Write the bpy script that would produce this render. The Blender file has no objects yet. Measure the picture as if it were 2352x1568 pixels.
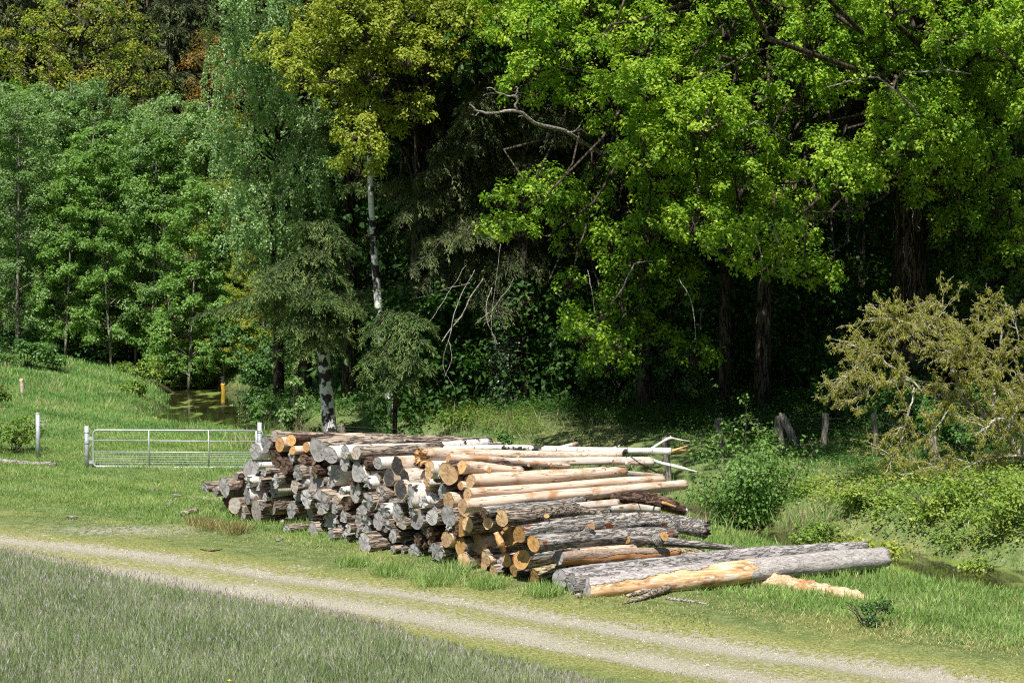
import bpy, math, random
import numpy as np
from mathutils import Vector, Matrix
random.seed(7); RNG = np.random.default_rng(11)
SC = bpy.context.scene; COL = SC.collection
PI = math.pi
# ---------------------------------------------------------------- camera
CAM_H = 5.5; FD = 4573.0; PITCH = math.atan((784 - 590) / FD)   # photo read on a 2352 x 1568 grid
CP, SP = math.cos(PITCH), math.sin(PITCH)
def ray(x, y):
    a = (x - 1176) / FD; b = -(y - 784) / FD
    return np.array([a, CP + b * SP, -SP + b * CP])
def at(x, y, Y):
    r = ray(x, y); t = Y / r[1]; return np.array([r[0] * t, Y, CAM_H + r[2] * t])
def onplane(x, y, n, c):
    r = ray(x, y); t = c / (r[0] * n[0] + r[1] * n[1]); return np.array([r[0] * t, r[1] * t, CAM_H + r[2] * t])
def onz(x, y, z=0.0):
    r = ray(x, y); t = (z - CAM_H) / r[2]; return np.array([r[0] * t, r[1] * t, z])
def proj(P):
    P = np.atleast_2d(P); d = P - np.array([0, 0, CAM_H])
    f = d[:, 1] * CP - d[:, 2] * SP; u = d[:, 1] * SP + d[:, 2] * CP
    return np.stack([1176 + FD * d[:, 0] / f, 784 - FD * u / f], 1)
cam = bpy.data.cameras.new('camera'); co = bpy.data.objects.new('camera', cam); COL.objects.link(co)
co.location = (0, 0, CAM_H); co.rotation_euler = (PI / 2 - PITCH, 0, 0)
cam.sensor_width = 36; cam.lens = 36 * FD / 2352; cam.clip_end = 2000; cam.clip_start = 0.5
SC.camera = co
# ---------------------------------------------------------------- light
EL = math.radians(57); AZ = math.atan2(-0.26, -0.965)            # direction towards the sun (x, y)
S = Vector((math.cos(EL) * math.sin(AZ), math.cos(EL) * math.cos(AZ), math.sin(EL)))
w = bpy.data.worlds.new('World'); SC.world = w; w.use_nodes = True
nt = w.node_tree; bg = nt.nodes['Background']; sky = nt.nodes.new('ShaderNodeTexSky')
sky.sky_type = 'NISHITA'; sky.sun_disc = False; sky.sun_elevation = EL; sky.sun_rotation = AZ
nt.links.new(sky.outputs[0], bg.inputs[0]); bg.inputs[1].default_value = 0.05
sl = bpy.data.lights.new('sun', 'SUN'); sl.energy = 4.8; sl.angle = math.radians(0.53); sl.color = (1.0, 0.95, 0.87)
so = bpy.data.objects.new('sun', sl); COL.objects.link(so); so.rotation_euler = S.to_track_quat('Z', 'Y').to_euler(); so.location = (0, -20, 60)
vs = SC.view_settings; vs.view_transform = 'Standard'; vs.look = 'None'; vs.exposure = 0.7; vs.gamma = 1
SC.render.engine = 'CYCLES'
cy = SC.cycles; cy.max_bounces = 4; cy.diffuse_bounces = 2; cy.glossy_bounces = 2; cy.transmission_bounces = 3; cy.transparent_max_bounces = 4
cy.caustics_reflective = False; cy.caustics_refractive = False; cy.use_adaptive_sampling = True; cy.adaptive_threshold = 0.015; cy.use_denoising = False; cy.pixel_filter_type = 'BLACKMAN_HARRIS'; cy.filter_width = 1.15; cy.sample_clamp_indirect = 4.0
# ---------------------------------------------------------------- object helpers
def tag(o, label=None, cat=None, group=None, kind=None):
    if label: o['label'] = label
    if cat: o['category'] = cat
    if group: o['group'] = group
    if kind: o['kind'] = kind
    return o
def mk(name, V, F, mats, parent=None, smooth=False, fmat=None, attrs=None, M=None):
    """V (n,3) array; F list of faces or (m,k) array; one mesh object"""
    me = bpy.data.meshes.new(name); V = np.asarray(V, np.float32)
    if isinstance(F, np.ndarray):
        m, k = F.shape; me.vertices.add(len(V)); me.vertices.foreach_set('co', V.ravel())
        me.loops.add(m * k); me.loops.foreach_set('vertex_index', F.astype(np.int32).ravel())
        me.polygons.add(m); me.polygons.foreach_set('loop_start', np.arange(0, m * k, k, dtype=np.int32))
        me.polygons.foreach_set('loop_total', np.full(m, k, np.int32)); me.update(calc_edges=True)
    else:
        me.from_pydata([tuple(v) for v in V.tolist()], [], [tuple(f) for f in F])
    n = len(me.polygons)
    me.polygons.foreach_set('use_smooth', np.full(n, bool(smooth)))
    if not isinstance(mats, (list, tuple)): mats = [mats]
    for m_ in mats: me.materials.append(m_)
    if fmat is not None: me.polygons.foreach_set('material_index', np.asarray(fmat, np.int32))
    for an, dom, arr in (attrs or []):
        a = me.attributes.new(an, 'FLOAT', dom); a.data.foreach_set('value', np.asarray(arr, np.float32))
    me.update()
    o = bpy.data.objects.new(name, me); COL.objects.link(o)
    if parent: o.parent = parent
    if M is not None: o.matrix_local = M
    return o
def empty(name, M=None, label=None, cat=None, group=None):
    o = bpy.data.objects.new(name, None); COL.objects.link(o); o.empty_display_size = 0.2
    if M is not None: o.matrix_world = M
    return tag(o, label, cat, group)
def frame(P, ax):
    """matrix whose X runs along ax, origin P"""
    x = Vector(ax).normalized(); up = Vector((0, 0, 1)) if abs(x.z) < 0.95 else Vector((0, 1, 0))
    y = up.cross(x).normalized(); z = x.cross(y)
    M = Matrix.Identity(4)
    for i in range(3): M[i][0], M[i][1], M[i][2], M[i][3] = x[i], y[i], z[i], P[i]
    return M
def T(p): return Matrix.Translation(Vector([float(v) for v in p]))
class MB:
    """collects geometry for one mesh"""
    def __init__(s): s.v = []; s.f = []; s.m = []; s.n = 0
    def add(s, V, F, mi=0):
        s.v.append(np.asarray(V, float).reshape(-1, 3)); s.f += [tuple(i + s.n for i in f) for f in F]; s.m += [mi] * len(F); s.n += len(V)
    def box(s, c, d, R=None, mi=0):
        V = np.array([[x, y, z] for x in (-.5, .5) for y in (-.5, .5) for z in (-.5, .5)]) * np.array(d)
        if R is not None: V = V @ np.array(R).T
        s.add(V + np.array(c), [(0, 1, 3, 2), (4, 6, 7, 5), (0, 4, 5, 1), (2, 3, 7, 6), (0, 2, 6, 4), (1, 5, 7, 3)], mi)
    def tube(s, P, r, k=8, caps=True, mi=0, rough=0.0, rng=None):
        V, F = tube(P, r, k, caps, rough, rng); s.add(V, F, mi)
    def build(s, name, mats, parent=None, smooth=False, M=None, attrs=None):
        return mk(name, np.concatenate(s.v), s.f, mats, parent, smooth, s.m, attrs, M)
def frames(P):
    P = np.asarray(P, float); n = len(P); t = np.gradient(P, axis=0); t /= np.linalg.norm(t, axis=1, keepdims=True) + 1e-12
    a = np.array([0, 0, 1.0]) if abs(t[0][2]) < 0.9 else np.array([0, 1.0, 0])
    A = np.zeros((n, 3)); B = np.zeros((n, 3))
    for i in range(n):
        a = a - t[i] * a.dot(t[i]); a /= np.linalg.norm(a); A[i] = a; B[i] = np.cross(t[i], a)
    return A, B
def tube(P, r, k=8, caps=True, rough=0.0, rng=None):
    P = np.asarray(P, float); n = len(P); r = np.broadcast_to(np.asarray(r, float), (n,))
    A, B = frames(P); th = np.arange(k) * 2 * PI / k
    R = r[:, None] * np.ones((n, k))
    if rough: R = R * (1 + rough * (rng or RNG).normal(size=(n, k)))
    V = P[:, None] + R[..., None] * (np.cos(th)[None, :, None] * A[:, None] + np.sin(th)[None, :, None] * B[:, None])
    V = V.reshape(-1, 3)
    F = [(i * k + j, i * k + (j + 1) % k, (i + 1) * k + (j + 1) % k, (i + 1) * k + j) for i in range(n - 1) for j in range(k)]
    if caps: F += [tuple(range(k - 1, -1, -1)), tuple((n - 1) * k + j for j in range(k))]
    return V, F
def spline(P, n):
    P = np.asarray(P, float)
    if len(P) < 3:
        t = np.linspace(0, 1, n)[:, None]; return P[0] * (1 - t) + P[-1] * t
    Q = np.vstack([2 * P[0] - P[1], P, 2 * P[-1] - P[-2]]); out = []
    for u in np.linspace(0, len(P) - 1 - 1e-9, n):
        i = int(u); t = u - i; p0, p1, p2, p3 = Q[i:i + 4]
        out.append(.5 * (2 * p1 + (p2 - p0) * t + (2 * p0 - 5 * p1 + 4 * p2 - p3) * t * t + (3 * p1 - p0 - 3 * p2 + p3) * t ** 3))
    return np.array(out)
# ---------------------------------------------------------------- material helpers
class NT:
    def __init__(s, name, rough=0.8, spec=0.3):
        s.m = bpy.data.materials.new(name); s.m.use_nodes = True; s.t = s.m.node_tree; s.b = s.t.nodes['Principled BSDF']
        s.b.inputs['Roughness'].default_value = rough; s.b.inputs['Specular IOR Level'].default_value = spec
    def n(s, typ, **k):
        o = s.t.nodes.new('ShaderNode' + typ)
        for a, v in k.items():
            if a.startswith('i_'): s.set(o, a[2:], v)
            else: setattr(o, a, v)
        return o
    def set(s, o, key, v):
        i = o.inputs[int(key)] if key.isdigit() else o.inputs[key.replace('_', ' ')]
        if hasattr(v, 'is_linked') or isinstance(v, bpy.types.NodeSocket): s.t.links.new(v, i)
        else: i.default_value = v
    def l(s, a, b): s.t.links.new(a, b)
    def coord(s, scale=(1, 1, 1), rand=False):
        c = s.n('TexCoord').outputs['Object']
        mp = s.n('Mapping'); s.l(c, mp.inputs[0]); mp.inputs['Scale'].default_value = scale
        if rand:
            oi = s.n('ObjectInfo'); cb = s.n('CombineXYZ')
            mu = s.math('MULTIPLY', oi.outputs['Random'], 37.0); s.l(mu, cb.inputs[0]); s.l(mu, cb.inputs[1]); s.l(mu, cb.inputs[2]); s.l(cb.outputs[0], mp.inputs['Location'])
        return mp.outputs[0]
    def math(s, op, a, b=0.0, c=None, clamp=False):
        o = s.n('Math', operation=op, use_clamp=clamp)
        for i, v in enumerate((a, b) if c is None else (a, b, c)):
            if isinstance(v, (int, float)): o.inputs[i].default_value = v
            else: s.l(v, o.inputs[i])
        return o.outputs[0]
    def noise(s, vec=None, scale=5, detail=4, rough=0.55, dist=0.0, dim='3D'):
        o = s.n('TexNoise', noise_dimensions=dim); o.inputs['Scale'].default_value = scale; o.inputs['Detail'].default_value = detail
        o.inputs['Roughness'].default_value = rough; o.inputs['Distortion'].default_value = dist
        if vec is not None: s.l(vec, o.inputs['Vector'])
        return o.outputs[0]
    def ramp(s, fac, stops, interp='LINEAR'):
        o = s.n('ValToRGB'); r = o.color_ramp; r.interpolation = interp
        while len(r.elements) < len(stops): r.elements.new(0.5)
        for e, (p, c) in zip(r.elements, stops):
            e.position = p; e.color = (*c, 1) if len(c) == 3 else c
        s.l(fac, o.inputs[0]); return o.outputs[0]
    def step(s, v, a, b):
        o = s.n('MapRange', interpolation_type='SMOOTHSTEP'); s.l(v, o.inputs[0]); o.inputs[1].default_value = a; o.inputs[2].default_value = b; return o.outputs[0]
    def mix(s, f, a, b, mode='MIX'):
        o = s.n('Mix', data_type='RGBA', blend_type=mode)
        for i, v in ((0, f), (6, a), (7, b)):
            if isinstance(v, (int, float)): o.inputs[i].default_value = v
            elif isinstance(v, tuple): o.inputs[i].default_value = (*v, 1) if len(v) == 3 else v
            else: s.l(v, o.inputs[i])
        return o.outputs[2]
    def attr(s, name): return s.n('Attribute', attribute_name=name).outputs['Fac']
    def col(s, c): 
        if isinstance(c, tuple): s.b.inputs['Base Color'].default_value = (*c, 1)
        else: s.l(c, s.b.inputs['Base Color'])
    def bump(s, h, strength=0.5, dist=0.02):
        o = s.n('Bump'); o.inputs['Strength'].default_value = strength; o.inputs['Distance'].default_value = dist; s.l(h, o.inputs['Height']); s.l(o.outputs[0], s.b.inputs['Normal'])
MATS = {}
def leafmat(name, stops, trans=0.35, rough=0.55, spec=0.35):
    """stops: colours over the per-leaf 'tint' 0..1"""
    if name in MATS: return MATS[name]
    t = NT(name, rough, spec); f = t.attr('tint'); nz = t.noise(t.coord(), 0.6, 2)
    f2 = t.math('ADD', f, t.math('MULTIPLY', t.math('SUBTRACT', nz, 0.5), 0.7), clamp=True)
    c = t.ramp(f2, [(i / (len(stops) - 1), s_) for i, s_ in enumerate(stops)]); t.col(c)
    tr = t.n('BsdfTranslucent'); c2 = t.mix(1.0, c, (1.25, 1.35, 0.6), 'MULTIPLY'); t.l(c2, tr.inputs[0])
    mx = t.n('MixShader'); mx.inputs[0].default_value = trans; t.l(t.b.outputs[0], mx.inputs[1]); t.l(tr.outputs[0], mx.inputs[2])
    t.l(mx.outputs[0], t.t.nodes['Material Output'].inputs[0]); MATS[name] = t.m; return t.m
def bark(name, c1, c2, c3, sc=(3, 16, 16), amp=0.03, rough=0.9, patch=None, tone=0.25, ck=0.18):
    if name in MATS: return MATS[name]
    t = NT(name, rough, 0.15); v = t.coord(sc, True)
    n1 = t.noise(v, 1.0, 6, 0.65, 0.6); rd = t.math('ABSOLUTE', t.math('SUBTRACT', t.noise(t.coord(tuple(q * 0.75 for q in sc), True), 1.0, 4, 0.6, 0.5), 0.5))
    cr = t.step(rd, 0.0, 0.06)
    c = t.ramp(n1, [(0.3, c1), (0.5, c2), (0.72, c3)]); c = t.mix(cr, tuple(x * ck for x in c1), c)
    oi = t.n('ObjectInfo').outputs['Random']; c = t.mix(t.math('MULTIPLY', oi, tone), c, tuple(x * 0.45 for x in c2))
    if patch:
        n2 = t.noise(t.coord((1, 3, 3), True), 2.0, 4, 0.6); c = t.mix(t.step(n2, patch[1], patch[1] + 0.05), c, patch[0])
    t.col(c); h = t.math('ADD', t.math('MULTIPLY', cr, 0.7), n1); t.bump(h, 0.9, amp); MATS[name] = t.m; return t.m
M_grey = bark('weathered_bark', (0.17, 0.13, 0.10), (0.42, 0.34, 0.27), (0.68, 0.59, 0.50), (2.0, 22, 22), 0.035)
M_oak = bark('furrowed_grey_bark', (0.22, 0.20, 0.18), (0.42, 0.39, 0.36), (0.56, 0.53, 0.49), (3, 30, 30), 0.035, patch=((0.24, 0.07, 0.03), 0.61), tone=0.1, ck=0.4)
M_pine = bark('scaly_grey_bark', (0.20, 0.18, 0.17), (0.37, 0.345, 0.335), (0.54, 0.51, 0.49), (4.5, 24, 24), 0.012, tone=0.1, ck=0.45)
M_dark = bark('dark_brown_bark', (0.05, 0.03, 0.025), (0.13, 0.08, 0.06), (0.30, 0.20, 0.14), (3, 18, 18), 0.02, patch=((0.42, 0.22, 0.10), 0.66))
M_lichen = bark('olive_mossy_bark', (0.20, 0.17, 0.10), (0.36, 0.31, 0.18), (0.50, 0.44, 0.34), (4, 18, 18), 0.02, patch=((0.33, 0.27, 0.10), 0.55), tone=0.1)
M_post = bark('weathered_post_wood', (0.16, 0.14, 0.12), (0.30, 0.27, 0.23), (0.42, 0.39, 0.34), (30, 30, 2), 0.01)
M_trunk = bark('tree_bark', (0.03, 0.025, 0.02), (0.09, 0.07, 0.055), (0.16, 0.13, 0.10), (9, 9, 1.5), 0.05)
M_ptrunk = bark('pale_sapling_bark', (0.12, 0.11, 0.10), (0.28, 0.26, 0.22), (0.42, 0.40, 0.36), (9, 9, 2), 0.02)
M_limb = bark('bleached_dead_wood', (0.20, 0.18, 0.16), (0.36, 0.33, 0.30), (0.50, 0.47, 0.43), (6, 20, 20), 0.01)
M_twig = bark('pale_twig_bark', (0.30, 0.28, 0.24), (0.50, 0.47, 0.42), (0.62, 0.59, 0.54), (9, 9, 9), 0.005)
M_olimb = bark('oak_limb_bark', (0.05, 0.045, 0.03), (0.14, 0.12, 0.09), (0.28, 0.25, 0.18), (9, 9, 9), 0.01)
def birchmat(name, vec_scale, big=0.60, tone=(0.72, 0.69, 0.64)):
    if name in MATS: return MATS[name]
    t = NT(name, 0.7, 0.25); n1 = t.noise(t.coord(vec_scale, True), 1.0, 3, 0.6); n2 = t.noise(t.coord((2.2, 2.2, 2.2), True), 1.0, 5, 0.6); n3 = t.noise(t.coord((8, 8, 8), True), 1, 3)
    c = t.ramp(n3, [(0.3, tuple(x * 0.8 for x in tone)), (0.6, tone)])
    c = t.mix(t.math('MULTIPLY', t.step(n1, 0.60, 0.66), 0.75), c, (0.12, 0.09, 0.07)); c = t.mix(t.step(n2, big, big + 0.04), c, (0.035, 0.03, 0.027))
    t.col(c); t.bump(t.math('SUBTRACT', n1, n2), 0.4, 0.015); MATS[name] = t.m; return t.m
M_birch = birchmat('white_birch_bark', (22, 5, 5)); M_birchT = birchmat('standing_birch_bark', (4, 4, 14), 0.50, (0.74, 0.74, 0.72))
def peelmat(name, a, b, c_, knots=0.3):
    t = NT(name, 0.7, 0.25); s1 = t.noise(t.coord((1.2, 26, 26), True), 1.0, 4, 0.6); s2 = t.noise(t.coord((2.4, 3, 3), True), 1.0, 4, 0.6)
    c = t.ramp(s1, [(0.3, a), (0.52, b), (0.7, c_)])
    c = t.mix(t.step(s2, 0.50, 0.68), c, tuple(x * y for x, y in zip(a, (0.95, 0.78, 0.62))))
    crk = t.noise(t.coord((0.35, 9, 9), True), 1.0, 2, 0.5); d = t.math('ABSOLUTE', t.math('SUBTRACT', crk, 0.5))
    c = t.mix(t.step(d, 0.0, 0.008), (0.10, 0.06, 0.04), c)
    vo = t.n('TexVoronoi'); t.l(t.coord((2.0, 5.5, 5.5), True), vo.inputs['Vector']); vo.inputs['Scale'].default_value = 1.0
    c = t.mix(t.step(vo.outputs['Distance'], 0.09, 0.14), (0.24, 0.11, 0.05), c); rem = t.noise(t.coord((1.6, 7, 7), True), 1.0, 5, 0.7); c = t.mix(t.math('MULTIPLY', t.step(rem, 0.60, 0.64), 0.85), c, (0.20, 0.13, 0.085))
    t.col(c); t.bump(t.math('ADD', s1, t.step(d, 0, 0.01)), 0.35, 0.01); return t.m
M_peel = peelmat('peeled_pale_wood', (0.44, 0.30, 0.20), (0.64, 0.50, 0.39), (0.78, 0.68, 0.58))
M_peelg = peelmat('silvered_peeled_wood', (0.40, 0.33, 0.27), (0.55, 0.48, 0.41), (0.70, 0.64, 0.57))
M_orange = peelmat('raw_orange_wood', (0.46, 0.22, 0.08), (0.64, 0.38, 0.17), (0.74, 0.54, 0.33))
# half peeled front log : grey bark, with raw wood where the bark has dropped off (X along the log)
def halfmat(name, x_end, barkc, woodc, zlim=0.10):
    t = NT(name, 0.8, 0.2); tc = t.n('TexCoord').outputs['Object']; sp = t.n('SeparateXYZ'); t.l(tc, sp.inputs[0])
    v = t.coord((7, 30, 30)); n1 = t.noise(v, 1, 6, 0.7, 0.5); cr = t.step(t.math('ABSOLUTE', t.math('SUBTRACT', t.noise(t.coord((4, 19, 19)), 1, 4, 0.6, 0.4), 0.5)), 0.0, 0.025)
    cb = t.ramp(n1, [(0.3, barkc[0]), (0.5, barkc[1]), (0.7, barkc[2])]); cb = t.mix(cr, tuple(x * 0.5 for x in barkc[0]), cb)
    s1 = t.noise(t.coord((1.5, 24, 24)), 1, 4, 0.6); s2 = t.noise(t.coord((3, 7, 7)), 1, 5, 0.7)
    cw = t.ramp(s1, [(0.3, woodc[0]), (0.5, woodc[1]), (0.7, woodc[2])]); cw = t.mix(t.math('MULTIPLY', t.step(s2, 0.5, 0.66), 0.8), cw, (0.20, 0.10, 0.05)); cw = t.mix(t.step(t.noise(t.coord((2.5, 11, 11)), 1, 4, 0.6), 0.56, 0.66), cw, (0.66, 0.58, 0.50))
    nb = t.noise(t.coord((1.6, 4, 4)), 1, 4, 0.6)
    e1 = t.math('ADD', t.math('MULTIPLY', sp.outputs[0], 1 / x_end), t.math('MULTIPLY', nb, 0.5))
    e2 = t.math('ADD', t.math('SUBTRACT', sp.outputs[2], t.math('ADD', t.math('MULTIPLY', sp.outputs[0], 0.03), zlim)), t.math('MULTIPLY', t.math('SUBTRACT', nb, 0.5), 0.22))
    m1 = t.step(e1, 1.24, 1.26); m2 = t.step(e2, 0.0, 0.012); m = t.math('MAXIMUM', m1, m2)
    t.col(t.mix(m, cw, cb)); t.bump(t.math('ADD', t.math('MULTIPLY', m, 2.0), t.math('MULTIPLY', n1, t.math('ADD', m, 0.3))), 0.8, 0.015); return t.m
GB = ((0.20, 0.18, 0.17), (0.37, 0.345, 0.335), (0.54, 0.51, 0.49)); OW = ((0.36, 0.19, 0.08), (0.60, 0.38, 0.20), (0.76, 0.60, 0.44))
M_half = halfmat('half_peeled_grey_bark', 3.1, GB, OW, 0.10)
M_patchy = halfmat('bark_with_raw_patches', 9.0, ((0.16, 0.11, 0.08), (0.34, 0.25, 0.19), (0.48, 0.38, 0.30)), ((0.42, 0.16, 0.05), (0.55, 0.26, 0.10), (0.62, 0.36, 0.18)), -0.02)
# sawn ends: X is the log axis, rings and cracks around it
def endmat(name, rim, mid, heart, crack=0.8, ringamp=0.25):
    t = NT(name, 0.85, 0.15); v = t.coord((1, 1, 1)); sp = t.n('SeparateXYZ'); t.l(v, sp.inputs[0]); y, z = sp.outputs[1], sp.outputs[2]
    oi = t.n('ObjectInfo').outputs['Random']
    nw = t.noise(t.coord((9, 9, 9), True), 1, 3)
    rr = t.math('SQRT', t.math('ADD', t.math('MULTIPLY', y, y), t.math('MULTIPLY', z, z))); r2 = t.math('ADD', rr, t.math('MULTIPLY', t.math('SUBTRACT', nw, 0.5), 0.05))
    rn = t.math('DIVIDE', r2, t.attr('rad'))
    c = t.ramp(rn, [(0.0, heart), (0.45, mid), (0.93, mid), (1.0, rim)])
    ring = t.math('SINE', t.math('MULTIPLY', r2, 420)); c = t.mix(t.math('MULTIPLY', t.math('ADD', ring, 1.0), ringamp * 0.5), c, tuple(x * 0.6 for x in mid))
    an = t.math('ADD', t.math('ARCTAN2', y, z), t.math('MULTIPLY', oi, 20)); cb = t.n('CombineXYZ'); t.l(t.math('MULTIPLY', an, 0.8), cb.inputs[0]); t.l(t.math('MULTIPLY', rr, 2.5), cb.inputs[1]); t.l(t.math('MULTIPLY', oi, 50), cb.inputs[2])
    nc = t.noise(cb.outputs[0], 1.0, 2, 0.5); d = t.math('ABSOLUTE', t.math('SUBTRACT', nc, 0.5)); ck = t.step(t.math('DIVIDE', d, t.math('SUBTRACT', 1.15, rn)), 0.0, 0.022)
    c = t.mix(t.math('MULTIPLY', t.math('SUBTRACT', 1.0, ck), crack * 0.7), c, (0.035, 0.025, 0.02))
    bl = t.noise(t.coord((5, 5, 5), True), 1, 5, 0.65); c = t.mix(t.math('MULTIPLY', t.step(bl, 0.5, 0.7), 0.45), c, tuple(x * 0.6 for x in mid))
    c = t.mix(t.math('MULTIPLY', oi, 0.75), c, tuple(x * 0.42 for x in mid))
    t.col(c); t.bump(t.math('ADD', t.math('MULTIPLY', ck, 1.5), t.math('ADD', bl, t.math('MULTIPLY', ring, 0.1))), 0.6, 0.012); return t.m
E_grey = endmat('grey_cracked_end_grain', (0.26, 0.21, 0.17), (0.43, 0.42, 0.42), (0.30, 0.28, 0.27), 1.3, 0.35)
E_brown = endmat('brown_rimmed_end_grain', (0.48, 0.28, 0.14), (0.46, 0.41, 0.37), (0.50, 0.45, 0.40), 1.2, 0.35)
E_hollow = endmat('dark_heart_end_grain', (0.48, 0.36, 0.24), (0.075, 0.07, 0.07), (0.05, 0.05, 0.05), 0.6)
E_tan = endmat('fresh_tan_end_grain', (0.42, 0.24, 0.11), (0.62, 0.42, 0.24), (0.48, 0.27, 0.12), 0.7, 0.3)
E_orange = endmat('fresh_orange_end_grain', (0.50, 0.24, 0.09), (0.72, 0.42, 0.19), (0.56, 0.27, 0.10), 0.6, 0.3)
E_gold = endmat('golden_oak_end_grain', (0.24, 0.10, 0.04), (0.52, 0.31, 0.12), (0.30, 0.15, 0.06), 0.8, 0.3)
E_cream = endmat('cream_end_grain', (0.34, 0.20, 0.10), (0.70, 0.49, 0.27), (0.52, 0.32, 0.15), 0.9, 0.25)
E_dark = endmat('dark_brown_end_grain', (0.22, 0.13, 0.08), (0.20, 0.14, 0.10), (0.10, 0.07, 0.05), 1.0)
# ---------------------------------------------------------------- terrain
STREAM = np.array([(-22, 108), (-15, 92), (-12.3, 82), (-11.6, 74), (-9.5, 67.5), (-5, 62), (0, 54), (3.5, 46), (5.2, 42), (7, 38.6), (9.6, 35.4), (14, 31), (24, 23), (60, 0)], float)
TRACK = np.array([(-30, 50), (-13, 39.8), (-10, 37.8), (-5.5, 34.45), (-2.75, 32.3), (1.7, 28.25), (4.6, 25.6), (9, 21.5), (24, 6)], float)
EDGE = np.array([(-30, 48), (-13, 39.2), (-9.2, 36.4), (-5.1, 32.3), (-2.3, 29.5), (.5, 26.3), (4.5, 20.8), (20, 2)], float)
def pdist(x, y, L):
    """signed distance to a polyline (positive to the left of its travel direction)"""
    x = np.asarray(x, float); y = np.asarray(y, float); best = np.full(x.shape, 1e9); sg = np.zeros(x.shape)
    for a, b in zip(L[:-1], L[1:]):
        d = b - a; l2 = d.dot(d); t = np.clip(((x - a[0]) * d[0] + (y - a[1]) * d[1]) / l2, 0, 1)
        px = a[0] + t * d[0] - x; py = a[1] + t * d[1] - y; q = np.hypot(px, py)
        s = np.sign(d[0] * (y - a[1]) - d[1] * (x - a[0])); m = q < best
        best = np.where(m, q, best); sg = np.where(m, s, sg)
    return best * sg
def sm(a, b, v): t = np.clip((v - a) / (b - a), 0, 1); return t * t * (3 - 2 * t)
def wob(x, y, f, ph=0.0): return (np.sin(x * f + 1.3 + ph) * np.cos(y * f * 1.13 + 0.7 + ph) + 0.5 * np.sin(x * f * 2.3 + y * f * 1.9 + ph)) / 1.5
WATER = -0.55
def H(x, y):
    x = np.asarray(x, float); y = np.asarray(y, float); d = pdist(x, y, STREAM)    # positive = forest bank
    hw = 1.15 + 0.9 * sm(64, 70, y) * (1 - sm(84, 90, y)); a = np.abs(d) - hw
    a = a - 0.7 * sm(4, 8, x) * (1 - sm(40, 45, y)) + 0.35 * wob(x, y, 0.9)
    bed = -0.95 + 0.95 * sm(-0.8, 1.2, a)
    far = sm(0.2, 3.2, a) * 0.45 + sm(3, 9, a) * 0.35 + sm(6, 22, a) * 0.5
    # meadow side, rising beyond the gate to the young wood
    near = sm(64, 86, y) * sm(0.6, 7.5, a) * 0.75 + sm(78, 98, y) * 0.3 + .10 * wob(x, y, 1.1, 1) * sm(66, 74, y) * sm(1, 3, a)
    z = bed + np.where(d > 0, far, near)
    z = z + 0.06 * wob(x, y, 0.5) * sm(0, 3, a) + 0.02 * wob(x, y, 2.1, 2)
    hill = np.where(x < -6 + (y - 100) * 0.2, sm(108, 118, y) * 1.5 + np.maximum(y - 112, 0) * 0.42, 0)
    hr = np.maximum(y - 80, 0) * 0.45 * sm(-14, 2, x)
    hill = np.maximum(hill, hr)
    z = z + np.minimum(hill, 46)
    z = z + 4.2 * (1 - sm(2, 18, y)) * 0.9       # the grassy rise the picture was taken from
    return z
def ground(x, y): return float(H(np.array([x]), np.array([y]))[0])
def onground(x, y, off=0.0):
    z = 0.0
    for _ in range(12): p = onz(x, y, z + off); z = 0.5 * z + 0.5 * ground(p[0], p[1])
    p = onz(x, y, z + off); p[2] = ground(p[0], p[1]); return p
def grid_axis(parts): return np.unique(np.concatenate([np.arange(a, b, s) for a, b, s in parts]))
gx = grid_axis([(-260, -40, 10), (-40, -20, 1.0), (-20, 16, 0.16), (16, 40, 1.0), (40, 261, 10)])
gy = grid_axis([(-40, 20, 2), (20, 60, 0.16), (60, 100, 0.5), (100, 150, 2), (150, 301, 10)])
X, Y = np.meshgrid(gx, gy, indexing='ij'); Z = H(X.ravel(), Y.ravel())
V = np.stack([X.ravel(), Y.ravel(), Z], 1); ny = len(gy); i, j = np.meshgrid(np.arange(len(gx) - 1), np.arange(ny - 1), indexing='ij')
a = (i * ny + j).ravel(); F = np.stack([a, a + ny, a + ny + 1, a + 1], 1)
t = NT('meadow_soil_and_turf', 0.95, 0.1); P_ = t.coord()
tr = t.attr('track'); sd = t.attr('bank')
nA = t.noise(P_, 0.5, 4, 0.6); nB = t.noise(P_, 3.0, 5, 0.65); nC = t.noise(P_, 22, 4, 0.7); nE = t.noise(P_, 9, 5, 0.75); nD = t.noise(P_, 70, 3, 0.7)
grass = t.ramp(t.math('ADD', t.math('MULTIPLY', nB, 0.6), t.math('MULTIPLY', nC, 0.4)), [(0.35, (0.08, 0.12, 0.035)), (0.5, (0.16, 0.22, 0.075)), (0.62, (0.27, 0.31, 0.14))])
yel = t.ramp(nC, [(0.32, (0.13, 0.16, 0.04)), (0.5, (0.29, 0.31, 0.09)), (0.62, (0.50, 0.47, 0.22))])
sand = t.ramp(nD, [(0.34, (0.20, 0.18, 0.13)), (0.5, (0.46, 0.43, 0.34)), (0.62, (0.68, 0.64, 0.54))])
c = t.mix(t.math('MULTIPLY', t.step(t.math('ADD', nA, t.math('MULTIPLY', nB, 0.3)), 0.62, 0.82), 0.6), grass, yel)
atr = t.math('ABSOLUTE', tr); wide = t.math('ADD', atr, t.math('MULTIPLY', t.math('SUBTRACT', nA, 0.5), 1.6))
c = t.mix(t.math('SUBTRACT', 1.0, t.step(wide, 1.25, 2.3)), c, yel); c = t.mix(t.math('MULTIPLY', t.math('SUBTRACT', 1.0, t.step(atr, 0.5, 1.1)), t.step(nE, 0.50, 0.62)), c, sand)
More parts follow.
